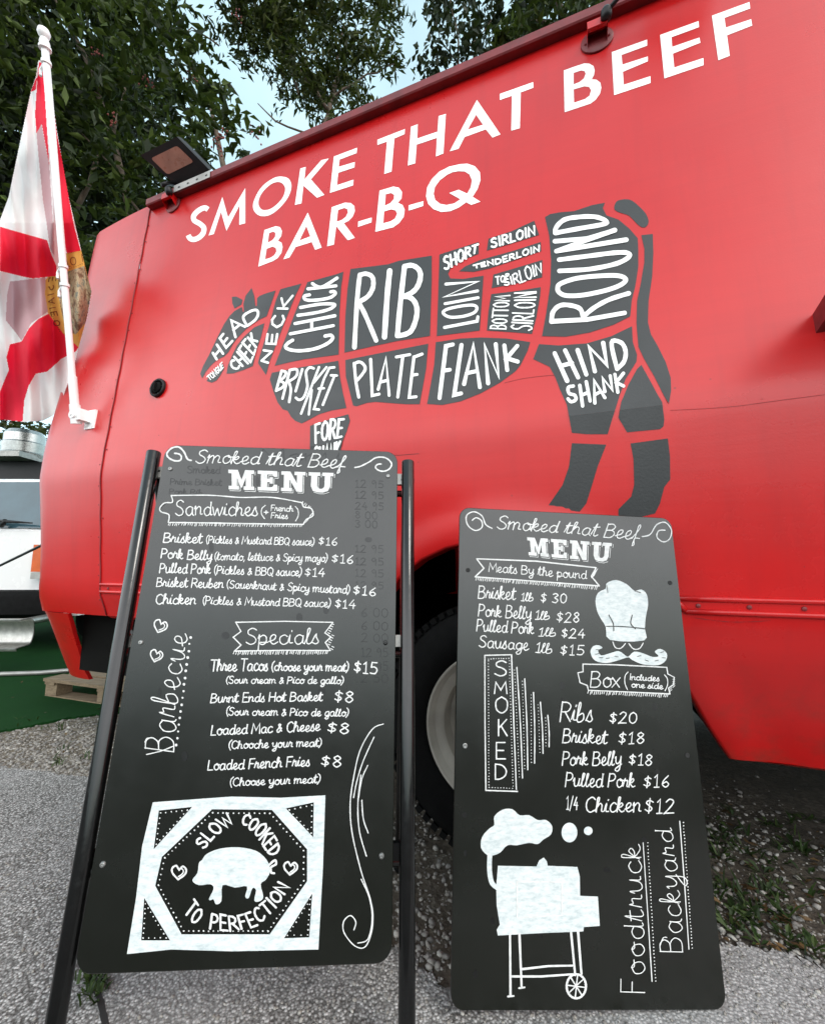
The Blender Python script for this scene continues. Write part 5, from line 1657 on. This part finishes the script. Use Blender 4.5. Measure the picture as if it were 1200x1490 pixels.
# ------------------------------------------------------------------ white car behind the truck
YC = 4.0
car = thing('parked_car', tuple(V((-4.3, 4.6, 0))), "white hatchback seen from behind, with rear wiper, amber tail lamp and black bumper", 'car')
xr = at(66, 800, YC).x + .22
xl = xr - 1.75
zt, zb, zw0, zw1 = at(30, 690, YC).z, at(30, 856, YC).z, at(30, 769, YC).z, at(30, 698, YC).z
prof = [(.0, zb - .02), (.0, zw0 - .02), (.02, zw0), (.10, zw1), (.16, zt - .015), (.28, zt), (2.2, zt - .02), (2.9, zw0 + .02), (3.9, zw0 - .15), (4.05, .6), (4.05, .35), (.10, .35), (.02, zb - .02)]
mb = MB()
cols_ = []
for k in range(13):
    t = k / 12
    x = xl + (xr - xl) * t
    e = abs(2 * t - 1)
    bow = .10 * e ** 4; drop = .10 * e ** 6
    cols_.append([V((x, YC + a + bow, z - (drop if z > zw0 + .1 else 0))) for a, z in prof])
mb.grid(cols_)
mb.poly(cols_[0]); mb.poly(cols_[-1][::-1])
mb.build('body', MAT['white_car'], car, smooth=True, angle=40)
g = lambda x, z, o: V((x, YC + (.02 + .08 * max(0, (z - zw0)) / (zw1 - zw0)) - o, z))
mb = MB()
mb.grid([[g(xl + .16 + (xr - xl - .38) * t + (0 if z < zw1 - .02 else .0), z, .012) for t in np.linspace(0, 1, 8)] for z in np.linspace(zw0 + .005, zw1 - .005, 5)], flip=True)
rw = mb.build('rear_window', MAT['glass'], car)
mb = MB()
a, b = at(-20, 757, YC - .05), at(47, 761, YC - .05)
mb.tube([a, a.lerp(b, .5), b], [.016, .014, .006], 8)
mb.tube([at(2, 766, YC - .03), at(8, 757, YC - .05)], .02, 8)
mb.build('wiper', MAT['black_plastic'], rw, smooth=True)
mb = MB()
x0, x1 = at(56.5, 800, YC).x, at(70, 800, YC).x + .12
mb.box((( x0 + x1) / 2 + .0, YC - .03, (at(60, 793, YC).z + at(60, 832, YC).z) / 2), V(((x1 - x0) / 2, 0, 0)), V((0, .03, 0)), V((0, 0, (at(60, 793, YC).z - at(60, 832, YC).z) / 2)))
mb.box((( x0 + x1) / 2 + .0, YC - .028, (at(60, 833, YC).z + at(60, 842, YC).z) / 2), V(((x1 - x0) / 2, 0, 0)), V((0, .03, 0)), V((0, 0, .03)), 1)
mb.build('tail_lamp', [MAT['tail'], MAT['grey_metal']], car)
mb = MB()
zt2, zb2 = zb - .015, at(30, 893, YC).z
for k, (za, zz, o) in enumerate(((zt2, zt2 - .05, .10), (zt2 - .05, zb2 + .02, .13), (zb2 + .02, zb2 - .06, .08))):
    pass
bp = [(.0, zt2), (-.08, zt2 - .01), (-.11, zt2 - .06), (-.10, zb2), (-.02, zb2 - .05), (.1, zb2 - .05)]
mb.grid([[V((xl + (xr - xl) * t, YC + a + .12 * abs(2 * t - 1) ** 4, z)) for a, z in bp] for t in np.linspace(0, 1, 13)], flip=True)
mb.build('bumper', MAT['rubber'], car, smooth=True, angle=45)
mb = MB()                                             # worn chrome channel step on the tow bar
Ys = 3.35
zs_t, zs_b = at(20, 900, Ys).z, at(20, 940, Ys).z
xe = at(42, 915, Ys).x
cp_ = [(-.075, zs_t - .012), (-.075, zs_t), (.0, zs_t), (.03, zs_t - .02), (.045, (zs_t + zs_b) / 2), (.03, zs_b + .03), (.0, zs_b + .008), (-.085, zs_b), (-.09, zs_b - .02)]
cp_ = catmull(cp_, n=3)
mb.grid([[V((x, Ys + a, z)) for a, z in cp_] for x in np.linspace(xe - .9, xe, 10)])
mb.grid([[V((x, Ys + a + .008, z - .006)) for a, z in cp_] for x in np.linspace(xe - .9, xe, 10)], flip=True)
mb.tube([V((xe - .4, Ys + .05, zs_t - .1)), V((xe - .4, YC + .4, zs_t - .05))], .035, 8)
mb.build('step_plate', MAT['chrome'], car, smooth=True, angle=50)
for sx in (xl + .12, xr - .12):
    mb = MB()
    c = V((sx, YC + .75, .32))
    X = V((1, 0, 0))
    mb.lathe(c, X, [(.001, -.10), (.19, -.10), (.21, -.08), (.30, -.10), (.32, -.06), (.32, .06), (.30, .10), (.001, .10)], 32)
    mb.build('wheel', MAT['rubber'], car, smooth=True, angle=40)

# strap from car to truck, hose on the turf
mb = MB()
mb.tube([at(-120, 872, 3.4), at(0, 823, 3.0), at(70, 789, 2.75), at(110, 775, 2.5)], .009, 8)
tag(mb.build('tie_strap', MAT['black_plastic'], None, smooth=True), "thin dark strap running slantwise in front of the white car towards the truck", 'strap')
mb = MB()
mb.tube([ground(-150, 990, .03), ground(0, 981, .03), ground(60, 979, .03), ground(140, 972, .03), ground(260, 962, .03)], .016, 10)
tag(mb.build('garden_hose', MAT['grey_metal'], None, smooth=True), "pale grey hose lying on the green turf beyond the pallet", 'hose')

# ------------------------------------------------------------------ pallet under the truck's corner
p0, p1 = ground(62, 1016), ground(146, 1029)
dx = (p1 - p0).normalized(); dy = V((-dx.y, dx.x, 0))
pal = thing('wooden_pallet', tuple(p0), "weathered wooden pallet lying on the turf beneath the truck's corner", 'pallet')
LW, DW, HH = 1.05, .85, .125
def pb_(name, c, a, b, h):
    mb = MB(); mb.box(p0 + dx * c[0] + dy * c[1] + V((0, 0, c[2])), dx * a, dy * b, V((0, 0, h)))
    return mb.build(name, MAT['wood'], pal)
for k in range(6):
    pb_('deck_board', (LW / 2, .05 + k * (DW - .1) / 5, HH - .010 + random.uniform(-.002, .002)), LW / 2, .058, .009)
for k in range(3):
    pb_('bottom_board', (LW / 2, .06 + k * (DW - .12) / 2, .010), LW / 2, .05, .008)
    for j in range(3):
        pb_('block', (.05 + k * (LW - .1) / 2, .06 + j * (DW - .12) / 2, HH / 2), .052, .048, HH / 2 - .020)
    pb_('stringer', (.05 + k * (LW - .1) / 2, DW / 2, HH - .030), .045, DW / 2, .009)

# ------------------------------------------------------------------ trailer roof with stainless exhaust behind the car
YT = 9.0
kt = thing('kitchen_trailer', tuple(V((at(20, 690, YT).x, YT, 0))), "dark food trailer with a round stainless exhaust on its roof behind the white car", 'trailer')
zt_ = at(20, 672, YT).z
xa, xb = at(-260, 672, YT).x, at(72, 672, YT).x
mb = MB(); mb.box(((xa + xb) / 2, YT + 1.2, zt_ / 2), V(((xb - xa) / 2, 0, 0)), V((0, 1.2, 0)), V((0, 0, zt_ / 2)))
mb.build('body', MAT['black_plastic'], kt)
mb = MB(); c = at(33, 668, YT + .1)
k_ = 1 / 600 * YT
mb.lathe(c, V((0, 0, 1)), [(26 * k_, 0), (27 * k_, 6 * k_), (25 * k_, 8 * k_), (26 * k_, 22 * k_), (24 * k_, 24 * k_), (24 * k_, 36 * k_), (20 * k_, 42 * k_), (.01, 43 * k_)], 40)
ex = mb.build('exhaust', MAT['steel'], kt, smooth=True, angle=30)
mb = MB(); mb.box(c + V((-14 * k_, 0, 0)), V((40 * k_, 0, 0)), V((0, .5, 0)), V((0, 0, 4 * k_)))
mb.build('exhaust_base', MAT['grey_metal'], kt)

# ------------------------------------------------------------------ foliage
def leaf_arrays(centres, sizes, aspect=.36, droop=.3, rs=None):
    """one bent leaf (two triangles per half) for each centre"""
    n = len(centres)
    r = rs
    th = r.uniform(0, 2 * np.pi, n); el = r.normal(-droop, .55, n)
    d = np.stack([np.cos(th) * np.cos(el), np.sin(th) * np.cos(el), np.sin(el)], 1)
    rv = r.normal(size=(n, 3)); rv[:, 2] += 1.2
    nrm = np.cross(d, rv); w = nrm / np.linalg.norm(nrm, axis=1, keepdims=True)
    u_ = np.cross(w, d)
    L = sizes[:, None]
    W = L * aspect * .5 * r.uniform(.8, 1.2, (n, 1))
    a = centres - d * L * .5; b = centres + d * L * .5 + u_ * L * -.12
    m1 = centres + u_ * L * .02
    l1 = centres - d * L * .05 + w * W + u_ * L * .08
    r1 = centres - d * L * .05 - w * W + u_ * L * .08
    vts = np.stack([a, l1, b, r1], 1).reshape(-1, 3)
    return vts


def foliage(name, vts, mat, parent):
    n = len(vts) // 4
    me = bpy.data.meshes.new(name)
    me.vertices.add(len(vts)); me.vertices.foreach_set('co', vts.astype(np.float32).ravel())
    base = np.arange(n) * 4
    lp = np.stack([base, base + 1, base + 2, base, base + 2, base + 3], 1).ravel()
    me.loops.add(len(lp)); me.loops.foreach_set('vertex_index', lp.astype(np.int32))
    me.polygons.add(n * 2); me.polygons.foreach_set('loop_start', (np.arange(n * 2) * 3).astype(np.int32))
    me.update(calc_edges=True); me.validate()
    me.materials.append(mat)
    o = bpy.data.objects.new(name, me); COL.objects.link(o)
    if parent: o.parent = parent; o.location = -parent.location
    return o


def crown_pts(blobs, dens, r, twig=10, spread=.16):
    """clumps through each blob, twigs through each clump, leaves along every twig"""
    out = []
    for (c, rad, k) in blobs:
        nl = int(dens * k * rad[0] * rad[1] * 4) + 1
        per = twig * 7
        nc = max(2, nl // per)
        p = r.normal(size=(nc, 3)); p /= np.linalg.norm(p, axis=1, keepdims=True)
        p = np.array(c) + p * r.uniform(.2, 1, (nc, 1)) ** .5 * np.array(rad)
        wt = r.uniform(.3, 1.7, nc)
        for q, w_ in zip(p, wt):
            nt = max(2, int(7 * w_))
            t0 = q + r.normal(size=(nt, 3)) * np.array([1, 1, .6]) * min(.26, rad[0] * .45)
            dirs = (t0 - q) + r.normal(size=(nt, 3)) * .12; dirs[:, 2] -= .08
            dirs /= np.linalg.norm(dirs, axis=1, keepdims=True)
            t = r.uniform(-.6, 1, (nt, twig, 1))
            out.append((t0[:, None] + dirs[:, None] * t * spread + r.normal(size=(nt, twig, 3)) * spread * .25).reshape(-1, 3))
    return np.concatenate(out)


def limb(mb, pts, r0, r1):
    pts = [V(p) for p in pts]
    sub = []
    for a, b in zip(pts, pts[1:]):
        for k in range(4):
            t = k / 4
            sub.append(a.lerp(b, t) + V((random.uniform(-1, 1), random.uniform(-1, 1), random.uniform(-.4, .4))) * (a - b).length * .03)
    sub.append(pts[-1])
    n = len(sub)
    mb.tube(sub, [r0 + (r1 - r0) * (i / (n - 1)) for i in range(n)], 8)


def px_blob(x, y, r, Y, depth=None, k=1.0):
    c = at(x, y, Y)
    zc = (c - CC).dot(CF)
    rr = r / 600 * zc
    return (tuple(c), (rr, depth or rr, rr), k)


def tree(label, foot, limbs, blobs, mat, dens, size, seed, aspect=.36, berries=0, twig=10, droop=.3, back=None):
    r = np.random.default_rng(seed)
    t = thing('tree', foot, label, 'tree', 'trees behind the truck')
    mb = MB()
    for pts, r0, r1 in limbs: limb(mb, pts, r0, r1)
    mb.build('trunk', MAT['bark'], t, smooth=True)
    p = crown_pts(blobs, dens, r, twig)
    foliage('crown', leaf_arrays(p, r.normal(size, size * .22, len(p)).clip(size * .4, size * 1.6), aspect, droop, r), MAT[mat], t)
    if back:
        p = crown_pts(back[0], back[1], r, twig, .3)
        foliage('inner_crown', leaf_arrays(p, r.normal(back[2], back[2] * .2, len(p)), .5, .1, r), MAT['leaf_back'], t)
    if berries:
        for px in berries:
            mb = MB(); c = at(*px)
            for _ in range(12):
                q = c + V((random.gauss(0, .035), random.gauss(0, .035), random.gauss(0, .05)))
                mb.lathe(q, V((0, 0, 1)), [(.001, -.011), (.010, -.006), (.010, .006), (.001, .011)], 6)
            mb.build('berry_cluster', MAT['berry'], t, smooth=True)
    return t


# big dark tree over the left side
f = (-3.0, 5.6, 0)
Bl = [px_blob(*a) for a in ((-60, 120, 150, 5.0), (70, 60, 120, 4.9), (180, 130, 120, 4.9), (235, 60, 62, 5.1), (60, 250, 130, 4.9), (170, 260, 110, 4.8), (265, 165, 52, 4.7), (20, 400, 130, 4.9), (140, 380, 80, 4.7), (310, 215, 42, 4.2), (-120, 330, 150, 5.2), (120, -60, 130, 5.0), (-60, -80, 140, 5.2), (230, 230, 60, 4.6), (30, 520, 80, 5.4))]
Bk = [px_blob(*a) for a in ((-40, 200, 220, 6.6), (110, 170, 140, 6.6), (60, 360, 190, 6.6), (190, 270, 80, 6.4), (120, 0, 160, 6.8))]
tree("dark broadleaf tree with red berry clusters over the truck's left corner", f,
     [([f, (-2.9, 5.6, 1.5), (-2.6, 5.4, 2.6)], .17, .12), ([(-2.6, 5.4, 2.6), (-2.0, 5.1, 3.7), at(300, 120, 5.0)], .09, .025), ([(-2.6, 5.4, 2.6), (-3.2, 5.2, 4.0), at(60, -40, 5.0)], .10, .03),
      ([at(150, 380, 5.0), at(230, 330, 4.8), at(90, 160, 4.9)], .03, .008), ([at(100, 330, 4.9), at(160, 200, 4.8), at(200, 90, 5.0)], .035, .01)],
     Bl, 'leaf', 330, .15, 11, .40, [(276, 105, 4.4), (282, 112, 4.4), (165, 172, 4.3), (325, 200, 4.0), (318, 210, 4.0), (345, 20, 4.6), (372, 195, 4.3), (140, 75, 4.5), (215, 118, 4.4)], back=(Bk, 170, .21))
# taller tree above the middle of the roof
f = (-1.7, 6.6, 0)
Bl = [px_blob(*a) for a in ((370, -20, 62, 5.6, None, 1.5), (450, -40, 80, 5.6, None, 1.4), (400, 42, 46, 5.6, None, 1.5), (458, 60, 48, 5.6, None, 1.3), (520, 20, 52, 5.6), (545, 70, 26, 5.6), (505, 105, 34, 5.6), (440, 120, 34, 5.6), (575, 92, 18, 5.5, None, .7), (470, 165, 34, 5.6), (500, 170, 22, 5.6), (372, 22, 40, 5.6, None, 1.3), (460, 110, 26, 5.6), (540, 140, 18, 5.5, None, .8), (560, -20, 40, 5.7))]
tree("loose olive green tree rising above the middle of the truck roof, with bare limbs showing", f,
     [([f, (-1.6, 6.5, 2.0), at(470, 200, 5.8)], .15, .10), ([at(470, 200, 5.8), at(485, 130, 5.7), at(500, 40, 5.7)], .055, .02), ([at(478, 160, 5.7), at(430, 90, 5.7), at(400, 30, 5.7)], .03, .01), ([at(480, 145, 5.7), at(520, 115, 5.6), at(575, 92, 5.5)], .022, .006), ([at(436, 140, 5.7), at(412, 80, 5.7), at(400, 40, 5.7)], .018, .007), ([at(470, 200, 5.8), at(400, 175, 5.6), at(375, 150, 5.5)], .018, .006), ([at(318, 65, 5.4), at(280, 40, 5.3), at(255, 55, 5.2)], .012, .005)],
     Bl, 'leaf_olive', 760, .125, 12, .30)
# sparse round-leaved tree
f = (.7, 6.2, 0)
Bl = [px_blob(*a) for a in ((650, 15, 24, 5.0, None, .8), (640, 60, 26, 5.0, None, .9), (675, 55, 36, 5.0), (700, 30, 26, 5.0, None, .8), (715, 65, 16, 5.0, None, .7), (650, 90, 24, 5.0, None, .8), (695, 85, 22, 5.0, None, .8), (665, -20, 30, 5.0), (725, 20, 9, 5.0, None, .6), (630, 20, 14, 5.0, None, .5))]
tree("sparse tree with small dark rounded leaves against the sky, right of the loose olive tree", f,
     [([f, (.7, 6.1, 2.0), at(665, 120, 5.2)], .10, .06), ([at(665, 120, 5.2), at(668, 60, 5.0), at(655, 0, 5.0)], .02, .006), ([at(667, 80, 5.1), at(700, 50, 5.0), at(720, 20, 5.0)], .012, .004), ([at(666, 90, 5.1), at(640, 60, 5.0), at(632, 20, 5.0)], .010, .004)],
     Bl, 'leaf_dark', 520, .10, 13, .6, twig=6)
# dark tree at the upper right
f = (1.9, 6.0, 0)
Bl = [px_blob(*a) for a in ((800, 0, 55, 4.6), (745, 52, 24, 4.6), (770, 30, 34, 4.6), (850, -10, 55, 4.5), (830, 30, 34, 4.5), (900, -30, 45, 4.4), (820, -60, 70, 4.8), (735, 58, 12, 4.6, None, .7))]
tree("dense dark green tree over the right part of the truck roof", f,
     [([f, (1.9, 5.9, 2.0), at(830, 60, 4.9)], .13, .08), ([at(830, 60, 4.9), at(810, 0, 4.7), at(790, -60, 4.7)], .05, .02), ([at(815, 30, 4.8), at(760, 35, 4.6), at(738, 58, 4.6)], .02, .005)],
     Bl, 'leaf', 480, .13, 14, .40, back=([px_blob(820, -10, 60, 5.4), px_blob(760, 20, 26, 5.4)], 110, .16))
# distant hedge tree at the left, behind the trailer
f = (at(20, 690, 13).x, 13.5, 0)
Bl = [px_blob(*a) for a in ((10, 625, 34, 13, None, .8), (50, 640, 24, 13, None, .6), (-40, 610, 60, 13), (30, 600, 30, 13.4, None, .8), (75, 620, 22, 13, None, .5), (-10, 650, 30, 13))]
tree("far off pale green tree seen under the flag, behind the trailer exhaust", f,
     [([f, (f[0], 13.4, 3.0), at(15, 615, 13)], .16, .05), ([at(15, 640, 13.2), at(60, 625, 13)], .05, .02)], Bl, 'leaf_olive', 55, .20, 15, .5)

# ------------------------------------------------------------------ loose stones, weeds, dead leaves
def scatter(n, fx):
    out = []
    while len(out) < n:
        x, y = fx()
        out.append((x, y))
    return out


def edge_y(x):                                        # asphalt edge as y over x
    for a, b in zip(edge, edge[1:]):
        if a.x <= x <= b.x: return a.y + (b.y - a.y) * (x - a.x) / (b.x - a.x)
    return edge[0].y if x < edge[0].x else edge[-1].y


ico = bmesh.new(); bmesh.ops.create_icosphere(ico, subdivisions=1, radius=1)
iv = np.array([v.co[:] for v in ico.verts]); ifc = np.array([[v.index for v in f.verts] for f in ico.faces]); ico.free()


def stones(name, pts, smin, smax, mat, label=None, flat=.6):
    n = len(pts)
    r = np.random.default_rng(5)
    s = smin + (smax - smin) * r.uniform(0, 1, n) ** 3
    nz = 1 + r.normal(0, .16, (n, 12, 1))
    sc3 = np.stack([s * r.uniform(.8, 1.3, n), s * r.uniform(.7, 1.1, n), s * flat * r.uniform(.7, 1.2, n)], 1)
    v = iv[None] * nz * sc3[:, None]
    a = r.uniform(0, 6.28, n); ca, sa = np.cos(a)[:, None], np.sin(a)[:, None]
    tl = r.normal(0, .35, n)[:, None]
    x, y, z = v[..., 0], v[..., 1], v[..., 2]
    z2 = z + tl * x * .5
    v = np.stack([x * ca - y * sa, x * sa + y * ca, z2], -1)
    v[..., 0] += np.array([p[0] for p in pts])[:, None]; v[..., 1] += np.array([p[1] for p in pts])[:, None]
    v[..., 2] += (np.array([p[2] if len(p) > 2 else 0 for p in pts]) + s * flat * .35)[:, None]
    fc = (ifc[None] + (np.arange(n) * 12)[:, None, None]).reshape(-1, 3)
    me = bpy.data.meshes.new(name)
    me.vertices.add(n * 12); me.vertices.foreach_set('co', v.astype(np.float32).ravel())
    me.loops.add(len(fc) * 3); me.loops.foreach_set('vertex_index', fc.astype(np.int32).ravel())
    me.polygons.add(len(fc)); me.polygons.foreach_set('loop_start', (np.arange(len(fc)) * 3).astype(np.int32))
    me.update(calc_edges=True)
    me.materials.append(mat)
    o = bpy.data.objects.new(name, me); COL.objects.link(o)
    return tag(o, kind='stuff')


rr = np.random.default_rng(3)
pts = []
while len(pts) < 15000:
    x = rr.uniform(-2.3, 1.7); y = edge_y(x) + abs(rr.normal(0, .32)) - .01
    dens = 1.0 if x < -.6 else .55
    if mnoise.noise(V((x * 3, y * 3, 0))) * .8 + rr.uniform(-.5, .5) < dens - .55 and y < edge_y(x) + 1.0: pts.append((x, y))
stones('gravel', pts, .0025, .0098, MAT['pebble'])
pts = []
while len(pts) < 5200:                                # grit lying loose on the asphalt near the boards
    x = rr.uniform(-1.2, 1.0); y = rr.uniform(.55, 1.6)
    if y < edge_y(x) and rr.uniform() < math.exp(-(edge_y(x) - y) / .35): pts.append((x, y, .005))
stones('loose_grit', pts, .0016, .0046, MAT['pebble'])

wb = MB()
def tuft(x, y, z0, n, h, sp):
    for _ in range(n):
        a = random.uniform(0, 6.28); l = h * random.uniform(.5, 1.2); b = sp * random.uniform(.3, 1.3)
        p = V((x + random.gauss(0, .012), y + random.gauss(0, .012), z0))
        d = V((math.cos(a), math.sin(a), 0)); s_ = V((-d.y, d.x, 0)) * random.uniform(.0012, .0035)
        q1 = p + d * b * .4 + V((0, 0, l * .65)); q2 = p + d * b + V((0, 0, l))
        i = [wb.vert(v) for v in (p - s_, p + s_, q1 + s_, q1 - s_, q2)]
        wb.face((i[0], i[1], i[2], i[3])); wb.face((i[3], i[2], i[4]))
def rosette(x, y, z0, n, l):
    for _ in range(n):
        a = random.uniform(0, 6.28); ll = l * random.uniform(.5, 1.2)
        d = V((math.cos(a), math.sin(a), 0)); s_ = V((-d.y, d.x, 0)) * ll * random.uniform(.18, .3)
        h = V((0, 0, ll * random.uniform(.15, .7)))
        p = V((x, y, z0)) + d * random.uniform(0, .02)
        i = [wb.vert(v) for v in (p, p + d * ll * .5 + s_ + h * .8, p + d * ll + h, p + d * ll * .5 - s_ + h * .8)]
        wb.face(i)
for _ in range(60):
    px = random.uniform(1030, 1230); py = random.uniform(1180, 1400)
    g0 = ground(px, py)
    if g0.y < edge_y(g0.x) - .005: continue
    (tuft(g0.x, g0.y, 0, random.randint(3, 6), random.uniform(.012, .03), .035) if random.random() < .3 else rosette(g0.x, g0.y, 0, random.randint(4, 9), random.uniform(.014, .034)))
for px, py in ((1065, 1300), (1080, 1320), (1105, 1345), (1060, 1345), (1145, 1370), (1050, 1250), (1110, 1300), (1135, 1330), (1185, 1385), (1165, 1240)):
    g0 = ground(px, py)
    tuft(g0.x, g0.y, 0, 6, .035, .05); rosette(g0.x, g0.y, 0, 9, .03)
for px, py in ((140, 1432), (135, 1440), (128, 1428), (147, 1446)):
    g0 = ground(px, py, .005); tuft(g0.x, g0.y, .005, 14, .022, .02); rosette(g0.x, g0.y, .005, 6, .014)
for _ in range(26):
    x = random.uniform(-2.2, -.2); y = edge_y(x) + random.uniform(.02, .5); tuft(x, y, 0, 6, .03, .03)
tag(wb.build('weeds', MAT['weed']), kind='stuff')

lp = []
for _ in range(520):
    x = rr.uniform(.3, 1.6); y = edge_y(x) + abs(rr.normal(0.1, .28)); lp.append((x, y, .012))
for _ in range(90):
    x = rr.uniform(-3.2, -.9); y = rr.uniform(1.9, 4.4); lp.append((x, y, .022))
lp = np.array(lp)
r = np.random.default_rng(21)
vt = leaf_arrays(lp, r.uniform(.010, .040, len(lp)), .38, 0.0, r)
zmin = vt.reshape(-1, 4, 3)[:, :, 2].min(1)
v4 = vt.reshape(-1, 4, 3); v4[:, :, 2] = (v4[:, :, 2] - zmin[:, None]) * .35 + lp[:, 2:3] - .006
tag(foliage('leaf_litter', v4.reshape(-1, 3), MAT['litter'], None), kind='stuff')

# crack in the asphalt with soil in it
mb = MB()
cp = [ground(x, y, .0062) for x, y in ((128, 1420), (138, 1436), (146, 1455), (150, 1475), (156, 1500), (150, 1540))]
for a, b in zip(cp, cp[1:]):
    w = V((.006, .002, 0))
    mb.face([mb.vert(p) for p in (a - w, b - w * .8, b + w * .8, a + w)])
tag(mb.build('asphalt_crack', MAT['hole']), kind='structure')
